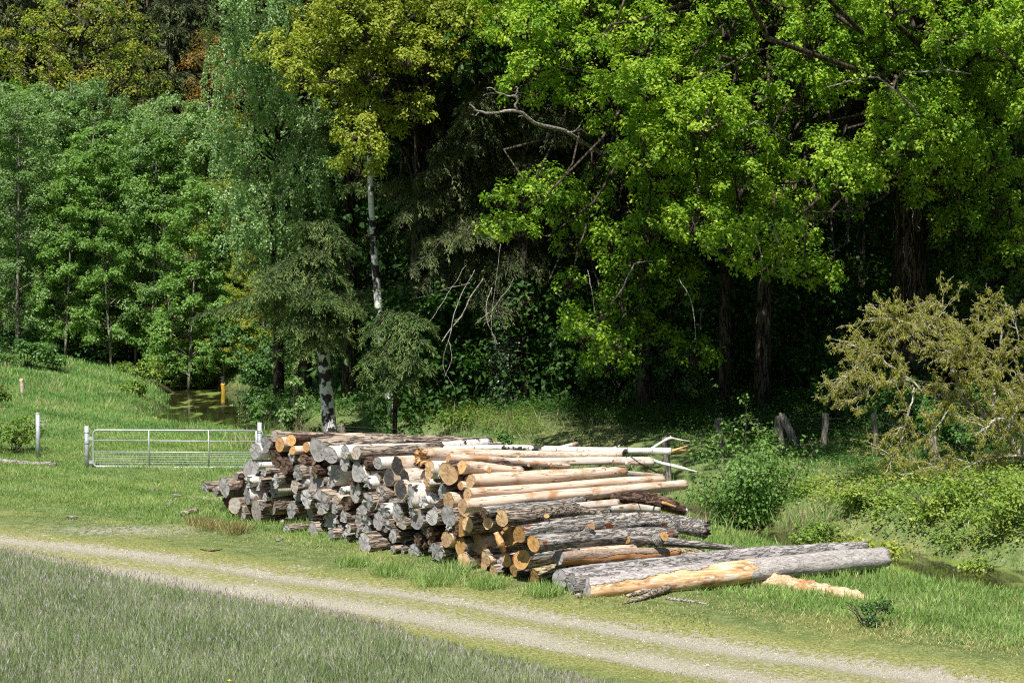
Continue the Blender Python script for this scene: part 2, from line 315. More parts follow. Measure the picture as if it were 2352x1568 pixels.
rut = t.math('ABSOLUTE', t.math('SUBTRACT', atr, 0.76)); rutn = t.math('ADD', rut, t.math('ADD', t.math('MULTIPLY', t.math('SUBTRACT', nA, 0.5), 0.9), t.math('ADD', t.math('MULTIPLY', t.math('SUBTRACT', nE, 0.5), 2.6), t.math('MULTIPLY', t.math('SUBTRACT', nD, 0.5), 1.6))))
c = t.mix(t.math('SUBTRACT', 1.0, t.step(rutn, 0.34, 0.44)), c, sand)
bare = t.attr('bare'); bn = t.math('ADD', bare, t.math('ADD', t.math('MULTIPLY', t.math('SUBTRACT', nC, 0.5), 1.8), t.math('MULTIPLY', t.math('SUBTRACT', nE, 0.5), 2.4))); c = t.mix(t.step(bn, 0.45, 0.7), c, sand)
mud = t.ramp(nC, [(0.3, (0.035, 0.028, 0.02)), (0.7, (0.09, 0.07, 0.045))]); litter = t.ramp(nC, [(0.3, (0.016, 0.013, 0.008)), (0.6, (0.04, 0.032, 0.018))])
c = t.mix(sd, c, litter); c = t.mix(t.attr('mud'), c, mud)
t.col(c); t.bump(t.math('ADD', t.math('ADD', nC, nE), t.math('MULTIPLY', nD, 0.6)), 0.9, 0.05); M_ground = t.m
dS = pdist(V[:, 0], V[:, 1], STREAM); dT = pdist(V[:, 0], V[:, 1], TRACK)
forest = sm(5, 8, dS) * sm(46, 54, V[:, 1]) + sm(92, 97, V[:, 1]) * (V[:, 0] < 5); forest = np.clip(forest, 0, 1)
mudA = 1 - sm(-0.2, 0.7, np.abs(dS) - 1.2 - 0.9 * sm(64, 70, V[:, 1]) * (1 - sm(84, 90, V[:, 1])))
bp = onz(300, 1218); bare = .62 * np.exp(-(((V[:, 0] - bp[0]) / 2.6) ** 2 + ((V[:, 1] - bp[1]) / 1.3) ** 2))
for bx, by, br in ((60, 1120, .8), (480, 1140, .9), (520, 1125, .6), (690, 1300, .6), (250, 1088, .7)):
    q = onz(bx, by); bare = np.maximum(bare, 0.55 * np.exp(-(((V[:, 0] - q[0]) / br) ** 2 + ((V[:, 1] - q[1]) / (br * .6)) ** 2)))
rutz = np.exp(-((np.abs(dT) - 0.76) / 0.28) ** 2) * 0.05; V[:, 2] -= rutz
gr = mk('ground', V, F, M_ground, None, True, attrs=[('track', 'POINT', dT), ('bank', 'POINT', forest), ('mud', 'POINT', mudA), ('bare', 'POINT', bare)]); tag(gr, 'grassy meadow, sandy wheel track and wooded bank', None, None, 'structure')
# water
t = NT('stream_water', 0.04, 0.5); n = t.noise(t.coord((1, 1, 1)), 6, 3); wd = t.noise(t.coord((1, 0.35, 1)), 0.9, 4, 0.65)
t.col(t.mix(t.step(wd, 0.50, 0.58), (0.030, 0.030, 0.012), (0.15, 0.20, 0.045))); t.bump(n, 0.08, 0.02)
t.l(t.math('ADD', t.math('MULTIPLY', t.step(wd, 0.55, 0.62), 0.5), 0.05), t.b.inputs['Roughness'])
SP_ = spline(STREAM, 90); A_, B_ = frames(np.c_[SP_, np.zeros(len(SP_))]); tn = np.gradient(SP_, axis=0); tn /= np.linalg.norm(tn, axis=1, keepdims=True); nr = np.c_[-tn[:, 1], tn[:, 0]]
Vw = np.concatenate([np.c_[SP_ + nr * 3.4, np.full(90, WATER)], np.c_[SP_ - nr * 3.4, np.full(90, WATER)]]); Fw = [(k, k + 1, 91 + k, 90 + k) for k in range(89)]
tag(mk('water', Vw, Fw, t.m), 'dark still stream with patches of duckweed', None, None, 'structure')
# ================================================================ LOGS
FN = np.array([0.80, 0.60]); FC = 20.4            # the cut face of the pile: vertical plane FN.(x,y) = FC
def log_mesh(path, radii, k, rng, wav=0.05, rough=0.012, ragged=0.0, tilt=0.0, oval=0.06, far_ragged=0.02):
    """path in local space (X along the log)"""
    n = len(path); th = np.arange(k) * 2 * PI / k; A, B = frames(path)
    ph = rng.uniform(0, 6.28, 8); shape = 1 + oval * np.cos(2 * th + ph[0]) + wav * np.cos(3 * th + ph[1]) + wav * .35 * np.cos(5 * th + ph[2])
    s = np.linspace(0, 1, n)[:, None]; L = np.linalg.norm(path[-1] - path[0])
    R = radii[:, None] * shape[None] * (1 + 0.03 * np.sin(s * L * 2.1 + th * 2 + ph[3]) + 0.025 * np.sin(s * L * 5 + th * 3 + ph[4]))
    R = R + rng.normal(size=R.shape) * rough * radii[:, None]
    for e_ in (0, 1): R[e_] = (2 * R[e_] + np.roll(R[e_], 1) + np.roll(R[e_], -1) + R[2]) / 5
    V = path[:, None] + R[..., None] * (np.cos(th)[None, :, None] * A[:, None] + np.sin(th)[None, :, None] * B[:, None])
    V[0, :, 0] += tilt * R[0] * np.cos(th + ph[5]); jag = rng.normal(size=k) * ragged; V[0, :, 0] += jag
    V[1, :, 0] = np.maximum(V[1, :, 0], V[0, :, 0] + 0.01); V[-1, :, 0] += rng.normal(size=k) * far_ragged
    F = [(i * k + j, i * k + (j + 1) % k, (i + 1) * k + (j + 1) % k, (i + 1) * k + j) for i in range(n - 1) for j in range(k)]
    fm = [0] * len(F); c = (n * k); W = np.vstack([V.reshape(-1, 3), path[-1]])
    F += [((n - 1) * k + j, (n - 1) * k + (j + 1) % k, c) for j in range(k)]; fm += [1] * k
    return W, F, fm, V[0]
def cap_mesh(ring, rng, dome=0.0, inset=0.0):
    k = len(ring); c = ring.mean(0); Vs = []; fr = (1.0, 0.86, 0.6, 0.33)
    for f in fr:
        q = c + (ring - c) * f; q[:, 0] += (rng.normal(size=k) * dome * .4 * f + dome * math.sin(f * 9)) * (0.0 if f == 1.0 else 1.0) + (0 if f == 1.0 else inset); Vs.append(q)
    V = np.vstack(Vs + [c[None] + [inset, 0, 0]]); F = []
    for a in range(3): F += [(a * k + j, (a + 1) * k + j, (a + 1) * k + (j + 1) % k, a * k + (j + 1) % k) for j in range(k)]
    F += [(3 * k + j, 4 * k, 3 * k + (j + 1) % k) for j in range(k)]
    r = np.linalg.norm(ring - c, axis=1).mean(); return V, F, np.full(len(V), r)
TY = {  # bark, end, wav, rough, ragged
 'g': (M_grey, E_grey, .07, .03, .012), 'gb': (M_grey, E_brown, .05, .02, .006), 'gd': (M_dark, E_dark, .07, .03, .02),
 'b': (M_birch, E_grey, .05, .015, .008), 'br': (M_birch, E_grey, .08, .03, .03), 'gr': (M_grey, E_grey, .09, .022, .03),
 'p': (M_peel, E_tan, .03, .006, .004), 'ph': (M_peelg, E_hollow, .05, .01, .01), 'o': (M_peel, E_orange, .03, .006, .003),
 'y': (M_grey, E_gold, .07, .02, .006), 'yc': (M_grey, E_cream, .06, .02, .006), 'yo': (M_oak, E_gold, .06, .02, .005),
 'pt': (M_peelg, E_brown, .05, .01, .01), 'dt': (M_dark, E_tan, .05, .02, .006), 'go': (M_oak, E_grey, .07, .03, .01), 'bt': (M_birch, E_tan, .05, .02, .01)}
DESC = {'g': 'weathered grey log', 'gb': 'grey log with brown rim', 'gd': 'dark brown log', 'b': 'white birch log', 'br': 'ragged white birch log',
 'gr': 'ragged grey log', 'p': 'pale peeled log', 'ph': 'pale log with blackened heart', 'o': 'peeled log with orange end', 'y': 'log with golden cut end',
 'yc': 'log with cream cut end', 'yo': 'oak log with golden end', 'pt': 'peeled log with grey brown end', 'dt': 'dark barked log with tan end', 'go': 'furrowed grey log', 'bt': 'birch log with tan end'}
CY = math.cos(0)
def build_log(P, R, ty, label, group=None, k=20, seg=0.16, ragged=None, seed=0, bark_=None, end_=None, cat='log', name='log', dome=0.006, tilt=None, bend=0.0, far_ragged=0.01, wav=None, rough=None):
    rng = np.random.default_rng(seed + 100); P = np.asarray(P, float); M = frame(P[0], P[1] - P[0] if len(P) > 2 else P[-1] - P[0]); Mi = np.array(M.inverted())
    n = max(6, int(np.linalg.norm(P[-1] - P[0]) / seg)); path = spline(P, n); rad = np.interp(np.linspace(0, 1, n), np.linspace(0, 1, len(R)), R)
    loc = path @ Mi[:3, :3].T + Mi[:3, 3]; s = np.linspace(0, 1, n)
    if bend: loc[:, 1] += bend * np.sin(s * PI * rng.uniform(.8, 1.4)); loc[:, 2] += bend * .5 * np.sin(s * PI * rng.uniform(.8, 2.0)) * rng.choice([-1, 1])
    bk, en, wv, rg, rgd = TY[ty]; bk = bark_ or bk; en = end_ or en; wv = wav if wav is not None else wv; rg = rough if rough is not None else rg
    if ragged is not None: rgd = ragged
    W, F, fm, ring = log_mesh(loc, rad, k, rng, wv, rg, rgd, rng.uniform(-.25, .25) if tilt is None else tilt, far_ragged=far_ragged)
    o = mk(name, W, F, [bk, en], None, True, fm, attrs=[('rad', 'POINT', np.full(len(W), rad[-1]))]); o.matrix_world = M; tag(o, label, cat, group)
    cv, cf, ra = cap_mesh(ring - np.array([0.0015, 0, 0]), rng, dome + rgd * .3)
    mk('cut_face', cv, cf, en, o, True, attrs=[('rad', 'POINT', ra)])
    return o
def stub(o, s_world, d_world, L, r, bk, en, seed=0):
    """a sawn branch stub on a log: bark, with its cut face as a sub-part"""
    Mi = o.matrix_world.inverted(); a = Mi @ Vector([float(v) for v in s_world]); b = Mi.to_3x3() @ Vector([float(v) for v in d_world]).normalized()
    pts = [np.array(a + b * (L * t)) for t in (0, .5, 1)]; V, F = tube(pts, [r * 1.35, r * 1.05, r], 12, False, 0.03)
    st = mk('branch_stub', V, F, bk, o, True)
    rim = V[-12:]; c = rim.mean(0); q = Matrix.Identity(4)
    V2 = np.vstack([c + (rim - c) * f for f in (1, .5)] + [c[None]]); F2 = [(j, (j + 1) % 12, 12 + (j + 1) % 12, 12 + j) for j in range(12)] + [(12 + j, 12 + (j + 1) % 12, 24) for j in range(12)]
    # local frame of the cut: X along the stub so the rings are centred on it
    Mf = frame(c, b); Mfi = np.array(Mf.inverted()); V3 = V2 @ Mfi[:3, :3].T + Mfi[:3, 3]; V3[:, 0] += 0.001
    mk('cut_face', V3, F2, en, st, False, attrs=[('rad', 'POINT', np.full(25, r))], M=Mf)
ORD = 'first second third fourth fifth sixth seventh eighth ninth tenth eleventh twelfth thirteenth fourteenth fifteenth sixteenth seventeenth eighteenth nineteenth twentieth'.split()
def ordn(i):
    if i < 20: return ORD[i]
    t_ = ['twenty', 'thirty', 'forty', 'fifty', 'sixty'][(i + 1) // 10 - 2]; u = (i + 1) % 10
    return (t_[:-1] + 'ieth') if u == 0 else t_ + '-' + ORD[u - 1]
# cut ends read off two enlargements of the photograph: x, y, half height, half width, type
C1 = [(105,700,50,35,'g'),(215,740,48,42,'g'),(310,700,98,52,'g'),(415,655,50,62,'gd'),(425,580,42,45,'gb'),(520,620,105,42,'gd'),(580,510,90,58,'b'),(640,478,38,30,'b'),
(630,320,75,42,'b'),(740,250,80,50,'g'),(885,252,72,42,'o'),(1020,315,42,27,'o'),(1162,280,50,38,'o'),(1290,310,115,72,'g'),(1685,340,68,48,'gb'),
(762,520,36,30,'gb'),(718,550,42,25,'g'),(665,660,68,48,'g'),(545,790,78,68,'b'),(835,405,78,42,'gd'),(1010,385,68,36,'g'),(1115,450,80,40,'gd'),(1205,450,78,55,'gd'),(1072,550,76,48,'g'),
(925,500,90,55,'gd'),(1365,530,90,55,'gd'),(1228,635,132,75,'gr'),(1447,570,92,34,'br'),(1560,460,66,35,'b'),(1703,545,95,38,'b'),(1772,465,78,40,'gd'),(1800,650,60,45,'br'),
(1410,670,56,28,'gr'),(850,625,72,32,'gr'),(1040,690,62,45,'gb'),(1130,640,50,32,'b'),(822,700,62,28,'br'),(415,888,82,58,'gb'),(485,965,76,56,'gb'),(640,952,112,65,'gb'),(785,885,98,68,'gb'),(700,890,45,24,'g'),
(1008,935,82,36,'g'),(1165,815,92,50,'gr'),(1318,855,122,52,'gr'),(1462,922,52,38,'g'),(1470,835,55,50,'pt'),(1675,735,108,36,'g'),(1205,965,66,45,'g'),(1420,1040,96,52,'gr'),(1548,1003,62,40,'g'),
(1232,1160,76,48,'g'),(1425,1202,62,40,'g'),(1520,1130,46,25,'g'),(1582,1230,72,36,'gr'),(1692,1140,72,30,'g'),(1725,1060,82,45,'g'),(1740,960,74,52,'g'),(1772,1280,96,42,'g'),(1790,1080,92,36,'gr'),
(1812,845,82,56,'gr'),(1590,860,62,40,'gd'),(1300,740,40,40,'gd'),(960,1140,46,40,'g'),(335,850,62,46,'gd'),(1080,790,60,40,'gr'),(560,640,60,40,'br'),(730,800,44,34,'b'),(1640,640,50,36,'gd'),(1250,540,60,40,'gd'),(1530,740,40,34,'b'),(1600,1130,50,30,'g')]
C2 = [(80,395,62,32,'b'),(285,430,90,42,'ph'),(500,410,46,30,'gd'),(198,545,88,50,'ph'),(365,555,84,46,'ph'),(320,675,98,56,'ph'),(620,465,82,32,'bt'),(818,505,110,45,'dt'),
(740,525,34,22,'g'),(596,590,44,22,'bt'),(602,640,38,20,'p'),(945,632,40,24,'o'),(505,715,130,42,'pt'),(425,735,104,42,'br'),(655,805,100,65,'gr'),(758,690,74,44,'g'),(802,650,42,20,'gd'),(820,785,84,30,'p'),
(98,690,50,48,'gb'),(128,725,68,32,'gr'),(40,800,86,46,'gb'),(222,815,50,32,'g'),(312,800,52,24,'g'),(150,900,72,58,'br'),(290,920,100,28,'g'),(230,970,56,36,'g'),(325,1020,62,52,'gb'),(497,980,102,57,'g'),
(435,900,62,28,'g'),(650,960,74,46,'g'),(818,940,112,65,'g'),(575,1090,78,46,'gr'),(155,1040,72,45,'gr'),(90,1000,92,42,'g'),(28,960,42,32,'gd'),(150,1130,60,45,'gr'),(58,1215,70,32,'g'),(108,1250,70,34,'g'),(242,1160,70,36,'g'),
(500,1185,60,44,'gd'),(350,1190,52,26,'g'),(462,1310,74,44,'g'),(665,1310,72,30,'gr'),(705,1320,84,30,'g'),(335,1300,38,34,'g'),(880,1095,72,26,'gd'),(1020,1035,90,38,'yc'),(1232,1020,64,42,'yc'),
(960,1060,102,48,'y'),(1085,1130,54,32,'y'),(800,1190,78,48,'p'),(945,1252,84,42,'y'),(1108,1252,100,36,'p'),(890,1300,56,36,'gr'),(980,1430,96,40,'yc'),(1180,1420,106,46,'yc'),(1430,1415,64,32,'o'),
(1225,1415,52,28,'p'),(1378,1430,62,32,'gr'),(1500,1510,62,36,'y'),(1290,1520,54,50,'yc'),(630,1110,44,36,'gd'),(760,600,50,34,'gd'),(560,800,60,30,'br'),(640,1190,56,40,'gd'),(1000,890,56,36,'bt'),(60,560,56,40,'gb'),(700,560,44,30,'gd'),(820,1070,30,56,'gr'),(560,1240,40,30,'gd'),(860,1400,40,34,'gd'),(240,1290,34,30,'g')]
ends = [(447.9 + .21972 * a, 964.7 + .21972 * b, h * .21972, w_ * .21972, ty) for a, b, h, w_, ty in C1] + [(849.8 + .21972 * a, 976.2 + .21972 * b, h * .21972, w_ * .21972, ty) for a, b, h, w_, ty in C2]
rngL = np.random.default_rng(5); recs = []
for i, (x, y, h, w_, ty) in enumerate(ends):
    off = rngL.uniform(-0.22, 0.12) - (0.0 if w_ * h > 60 else 0.05)
    if ty == 'gd' and i % 3: off += 0.15
    P0 = onplane(x, y, FN, FC + off); s = FD / P0[1]; r = h / s * 1.12
    if P0[2] < r * 0.55: P0 = onz(x, y, r * 0.9)
    v = ray(x, y); va = math.atan2(v[1], v[0]); ca = min(max(w_ / h, .38), .82); a = va - math.acos(ca); a0 = math.atan2(.6, .8)
    az = a0 + (a - a0) * 0.22 + rngL.normal() * 0.03; pit = rngL.normal() * 0.012 - 0.01
    recs.append([P0, r, az, pit, ty, x, y])
    # layers of the pile by height
def layer(z): return int(np.clip(z / 0.36, 0, 4))
LAY = ['bottom layer', 'second layer', 'third layer', 'fourth layer', 'top layer']
byl = {}
for rc in recs: byl.setdefault(layer(rc[0][2]), []).append(rc)
i = 0
for ly in sorted(byl):
    for q, rc in enumerate(sorted(byl[ly], key=lambda r_: r_[5])):
        P0, r, az, pit, ty, x, y = rc; i += 1
        sz = 'thick' if r > .19 else ('slim' if r < .11 else 'middling')
        L = rngL.uniform(3.2, 4.4) * (0.85 if x > 1040 else 1)
        if x < 560: L *= .8
        if x > 985 and y < 1175: L = 1.3
        if P0[2] > 1.25: L = min(L, 2.0)
        D = np.array([math.cos(az), math.sin(az), pit]); P1 = P0 + D * L; P1[2] = max(P1[2], r * .8)
        if P0[0] > 0 and y > 1290: P1 = P0 + D * 1.9
        build_log([P0, P1], [r, r * rngL.uniform(.75, .95)], ty, f"{sz} {DESC[ty]}, {ordn(q)} from gate end in {LAY[ly]}", 'logs stacked in the pile', 22 if r < .12 else 28, 0.25, seed=i, bend=rngL.uniform(0, .06))
# ---- the long logs whose sides show (D pixels; (x, y, radius px, extra distance behind the face plane))
def long_path(pts):
    P = []; R = []
    for x, y, r, d in pts:
        p = onplane(x, y, FN, FC + d); P.append(p); R.append(r * p[1] / FD)
    return P, R
LL = [
 ([(668.7,1010.4,14,-.1),(760,1008,12,1.1),(860,1012,9,2.3),(960,1012,8.5,3.6),(1070,1015,7,5.0)], 'o', 'long dark barked trunk with peeled orange end along the top of the pile', dict(bark_=M_dark)),
 ([(630,1001,12.5,.1),(760,1003,10,1.6),(1058,1007,6,5.6)], 'gb', 'grey barked log highest at the gate end of the pile', {}),
 ([(830,1012,7,2.0),(1128,1010,7,5.3)], 'g', 'thin grey log poking out beyond the dark trunk on top', {}),
 ([(1080,1020,4,4.2),(1150,1019,5,5.8)], 'pt', 'short pale log tip beyond the birch on the back of the pile', {}),
 ([(759,1044,20,-.15),(850,1035,14,.9),(980,1027,10,2.6),(1120,1017,10,4.6)], 'b', 'silver birch trunk with grey end and broken white tip on top', dict(end_=E_grey)),
 ([(792,1037,16,-.1),(880,1043,14,.7),(985,1041,13,1.7)], 'b', 'bright white birch trunk running up to the splintered orange end', {}),
 ([(968,1046,19,.25),(1010,1044,17,.7),(1110,1043,12,1.7),(1290,1046,11,3.4),(1426,1045,9,4.6)], 'o', 'long peeled trunk with splintered orange end and small knots', dict(ragged=.07, bark_=M_peel)),
 ([(1029.5,1052,10,-.05),(1130,1056,8.5,.8),(1307,1071,6,2.6)], 'o', 'thin peeled pole with side knots below the splintered trunk', {}),
 ([(1059.6,1072.5,16,-.1),(1110,1075,13,.4),(1200,1081,7,1.2)], 'o', 'short tapering peeled log with round orange end', {}),
 ([(1100,1060,8,1.2),(1251,1060,9,2.6),(1400,1058,10,4.0),(1497,1060,10.5,4.9)], 'pt', 'silvered peeled pole ending above the widest pale trunk', {}),
 ([(1078.8,1104.7,17,.0),(1250,1094,16,1.7),(1432.5,1082,13,3.8)], 'p', 'widest smooth pale peeled trunk, topmost of the three long ones', {}),
 ([(1073.5,1133.3,13.5,-.25),(1250,1121,12,1.55),(1400,1108,11,3.2),(1522,1099,9,4.6)], 'p', 'middle one of three long pale peeled trunks with rough bark remnants', {}),
 ([(1061.8,1161.9,17,-.5),(1250,1143,15.5,1.4),(1420,1127,13.5,3.3),(1572,1113,11.5,5.2)], 'p', 'lowest and longest of three long pale peeled trunks', {}),
 ([(1400,1083,5,3.6),(1436,1086,5.5,4.2),(1522,1092,4,5.2)], 'pt', 'thin greenish pole between two pale trunks', {}),
 ([(990,1031,6,2.3),(1150,1028,7,3.6),(1350,1034,8,5.0),(1541,1036,8,6.4)], 'b', 'long thin birch with forked splintered tip over the peeled trunks', {}),
 ([(1255,1036,5,4.4),(1323,1021,7.5,5.2)], 'pt', 'pale slab of wood propped behind the birch', {}),
 ([(1111,1177,13,-.35),(1180,1167,13,.4),(1260,1162,12,1.3),(1315,1154,12,2.0),(1344,1139,12,2.5)], 'go', 'dark furrowed crooked log above the curved one', dict(end_=E_dark)),
 ([(1153,1189,20,-.5),(1215,1184,17,.1),(1275,1175,15,.9),(1330,1175,14,1.7),(1425,1189,7,2.8)], 'yc', 'curved log with round yellow end and rooty far end', dict(bark_=M_grey, end_=E_cream)),
 ([(1074,1203.6,19,-.2),(1140,1198,18,.5)], 'yc', 'short rough log with cream end under the lowest pale trunk', {}),
 ([(1121,1200,13.5,-.22),(1200,1192,12,.7)], 'yc', 'small cream ended log beside the curved one', {}),
 ([(1408,1143,10,3.0),(1470,1147,15,3.7),(1530,1158,15,4.2),(1571,1173,10,4.6)], 'gd', 'rotten reddish splintered trunk at the stream side of the pile', dict(wav=.16, rough=.10, bark_=M_dark)),
 ([(1325,1162,7,2.0),(1420,1154,8,3.0)], 'gr', 'short weathered branch log beside the crooked fork', dict(bark_=M_peelg)),
 ([(1400,1170,8,2.5),(1455,1167,12,3.1),(1512,1174,10,3.7)], 'gr', 'pale broken trunk piece below the rotten splintered one', dict(bark_=M_peelg)),
 ([(1192.6,1226.7,19,-.5),(1260,1217,18,.2),(1350,1205,21,1.2),(1440,1199,20,2.1),(1510,1198,19,2.8),(1622,1216,19,3.7)], 'yo', 'big furrowed grey oak trunk with red brown torn patches', dict(rough=.05, far_ragged=.06)),
 ([(1225.5,1247.6,20,-.6),(1300,1240,18,.2),(1400,1233,18,1.3),(1480,1228,18,2.1),(1550,1226,14,2.8)], 'yo', 'furrowed oak trunk with sawn branch stubs in the lower heap', {}),
 ([(1440,1238,10,1.6),(1521,1243,12,2.4),(1610,1251,9,3.2),(1708,1261,5,4.2)], 'yo', 'tapering grey oak top reaching towards the big grey trunks', dict(patch=None) if False else {}),
 ([(1168,1232,25,-.25),(1215,1234,25,.3),(1300,1240,20,1.2)], 'y', 'split oak log with a gaping gold cleft in its end', dict(ragged=.03)),
 ([(1198,1283.8,24,-.3),(1250,1278,23,.2),(1320,1272,22,.9)], 'yo', 'thick log with large golden brown end low in the heap', {}),
 ([(1282.7,1279.4,18,.0),(1380,1276,17,.9),(1472,1271,15,1.8),(1560,1266,9,2.6)], 'g', 'grey log with raw orange patches where bark has peeled', dict(bark_=M_patchy, end_=E_grey)),
 ([(1228,1325,19,-.15),(1330,1306,21,.8),(1450,1291,22,2.0),(1530,1281,22,2.8),(1610,1280,19,3.7)], 'y', 'thick olive tinged trunk with bark on, behind the two grey ended trunks', dict(bark_=M_lichen)),
 ([(1285,1331,24.5,-.35),(1500,1305,24,1.6),(1750,1278,22,3.9),(1985,1262,19,6.3)], 'go', 'grey scaly trunk farther back of the front pair, ending over the bank', dict(bark_=M_pine, end_=E_grey, wav=.03, rough=.012)),
 ([(1313,1339,24.5,-.4),(1500,1322,23,1.0),(1650,1310,22,2.4)], 'go', 'grey ended trunk squeezed between the two big front trunks', dict(bark_=M_pine, end_=E_grey, wav=.03, rough=.012)),
 ([(1347,1353,26,-.3),(1480,1338,27,.7),(1650,1318,27,2.1),(1850,1296,25,3.9),(2033,1278,22,5.6)], 'go', 'huge front trunk with raw orange wood and scaly grey bark', dict(bark_=M_half, end_=E_grey, wav=.03, rough=.012)),
]
LO = {}
for q, (pts, ty, lab, kw) in enumerate(LL):
    P, R = long_path(pts)
    if q == len(LL) - 1:                    # the front trunk lies on the grass at its near end
        pass
    LO[q] = build_log(P, R, ty, lab, 'long logs lying across the pile', 32, 0.09, seed=900 + q, **kw)
    print('LL', q, [tuple(np.round(p, 2)) for p in P], np.round(R, 2))
up = np.array([0, 0, 1.0]); side = np.array([.55, -.83, 0])
def pp(x, y, d): return onplane(x, y, FN, FC + d)
for q, x, y, d, dr, L, r, bk, en in [
 (24,1348,1224,.75,(.5,-.5,.9),.18,.075,M_oak,E_gold),(24,1285,1246.6,.1,(.5,-.8,.1),.16,.085,M_oak,E_gold),(25,1517,1236,2.1,(.5,-.6,.4),.12,.09,M_oak,E_gold),(25,1686,1259,3.8,(.2,-.9,-.1),.08,.045,M_oak,E_gold),
 (23,1257,1195,.2,(-.1,-.6,.8),.12,.05,M_oak,E_gold),(7,1118,1068,.7,side,.07,.035,M_peel,E_orange),(7,1160,1062,1.1,side,.06,.03,M_peel,E_orange),(7,1260,1066,2.1,side,.08,.035,M_peel,E_orange),(7,1212,1068,1.6,side,.05,.025,M_peel,E_orange),
 (8,1120,1077,.4,side,.06,.05,M_peel,E_orange),(6,1068,1047,1.1,side,.05,.04,M_peel,E_orange),(6,1192,1050,2.3,side,.04,.03,M_peel,E_orange),(9,1405,1059,3.9,side,.05,.035,M_peelg,E_tan),(9,1441,1064,4.3,side,.04,.03,M_peelg,E_tan),
 (10,1388,1080,3.2,side,.03,.03,M_peel,E_tan),(12,1297,1143,2.2,side,.05,.025,M_peel,E_tan),(12,1402,1134,3.3,side,.05,.035,M_peel,E_tan),(12,1514,1120,4.8,side,.04,.025,M_peel,E_tan),(0,870,1014,2.2,side,.05,.03,M_dark,E_dark),(0,945,1016,3.2,side,.05,.03,M_dark,E_dark)]:
    p = pp(x, y, d) - np.array(dr, float) / np.linalg.norm(dr) * (L * .6); stub(LO[q], p, dr, L * 1.5, r, bk, en)
# splintered birch tips and twigs
def branch(parent, name, pts, mat, k=8):
    Mi = np.array(parent.matrix_world.inverted()); P = []; R = []
    for x, y, r, d in pts:
        p = pp(x, y, d); R.append(r * p[1] / FD); P.append(Mi[:3, :3] @ p + Mi[:3, 3])
    n = 4 * len(P); V, F = tube(spline(P, n), np.interp(np.linspace(0, 1, n), np.linspace(0, 1, len(R)), R), k, True, .06); return mk(name, V, F, mat, parent, True)
branch(LO[14], 'branch', [(1490,1035,4,6.2),(1515,1018,3,6.4),(1538,1006,3,6.6),(1556,1009,2,6.8),(1584,1013,1,7.1)], M_birch)
branch(LO[14], 'branch', [(1536,1008,2.2,6.6),(1541,1001,1,6.65)], M_birch)
branch(LO[14], 'splintered_tip', [(1535,1036,6,6.4),(1560,1035,4,6.7),(1585,1034,1.5,7.0)], M_orange)
branch(LO[14], 'splintered_tip', [(1545,1035,3,6.5),(1565,1028,2,6.7),(1580,1023,.7,6.9)], M_orange)
branch(LO[14], 'branch', [(1395,1034,3.5,5.4),(1415,1027,3,5.6),(1424,1022,1,5.7)], M_birch)
branch(LO[14], 'branch', [(1495,1052,2,6.0),(1512,1061,4,6.1),(1560,1073,4.5,6.4),(1580,1078,2.5,6.55),(1602,1083,1,6.7)], M_birch)
branch(LO[3], 'branch_stub', [(1120,1018,5,5.3),(1126,1010,3,5.4)], M_birch) if False else None
branch(LO[4], 'branch', [(1085,1022,5,4.2),(1118,1014,6,4.7),(1120,1030,4,4.6)], M_birch)
branch(LO[20], 'birch_stump', [(1556,1172,8,4.5),(1573,1174,10,4.7)], M_birch, 16)
for a in ((1480,1150,1560,1182),(1500,1146,1566,1176),(1520,1153,1564,1168),(1470,1140,1515,1148),(1505,1163,1550,1180)):
    branch(LO[20], 'splinter', [(a[0],a[1],4,4.0),((a[0]+a[2])/2,(a[1]+a[3])/2,3.5,4.2),(a[2],a[3],1.5,4.5)], M_orange, 6)
for a in ((966,1048,962,1036),(966,1056,958,1064),(968,1040,965,1031),(970,1062,966,1070)):
    branch(LO[6], 'splinter', [(a[0]+16,a[1],5,.35),(a[0],a[1],4,.1),(a[2],a[3],1,.0)], M_orange, 6)
branch(LO[26], 'split_slab', [(1142,1222,9,-.4),(1150,1245,10,-.38),(1158,1268,6,-.3)], M_orange, 6)
# loose twig across the peeled trunks
def loose(name, pts, mat, lab, cat, k=8, rough=.08, group=None, z=None):
    P = []; R = []
    for x, y, r, d in pts:
        p = pp(x, y, d) if z is None else onground(x, y); 
        if z is not None: p[2] += r * p[1] / FD * z
        P.append(p); R.append(r * p[1] / FD)
    n = 5 * len(P); S_ = spline(P, n); o0 = S_[0].copy(); V, F = tube(S_ - o0, np.interp(np.linspace(0, 1, n), np.linspace(0, 1, len(R)), R), k, True, rough)
    o = mk(name, V, F, mat, None, True); o.location = o0; return tag(o, lab, cat, group)
tw = loose('twig', [(1446,1083,.8,2.6),(1438,1081,1.2,2.8),(1447,1079,1.4,2.75),(1470,1096,1.6,2.7),(1508,1115,2,3.6)][1:], M_dark, 'bent dark twig lying over the pale peeled trunks', 'twig')
tw.location.z += .25
loose('twig', [(1383,1082,.6,2.4),(1410,1078,1.2,2.75),(1440,1081,1.2,3.0)], M_dark, 'thin dark twig across the widest pale trunk', 'twig').location.z += .06
M_broken = peelmat('splintery_rotten_wood', (0.38, 0.20, 0.08), (0.55, 0.40, 0.25), (0.66, 0.58, 0.47))
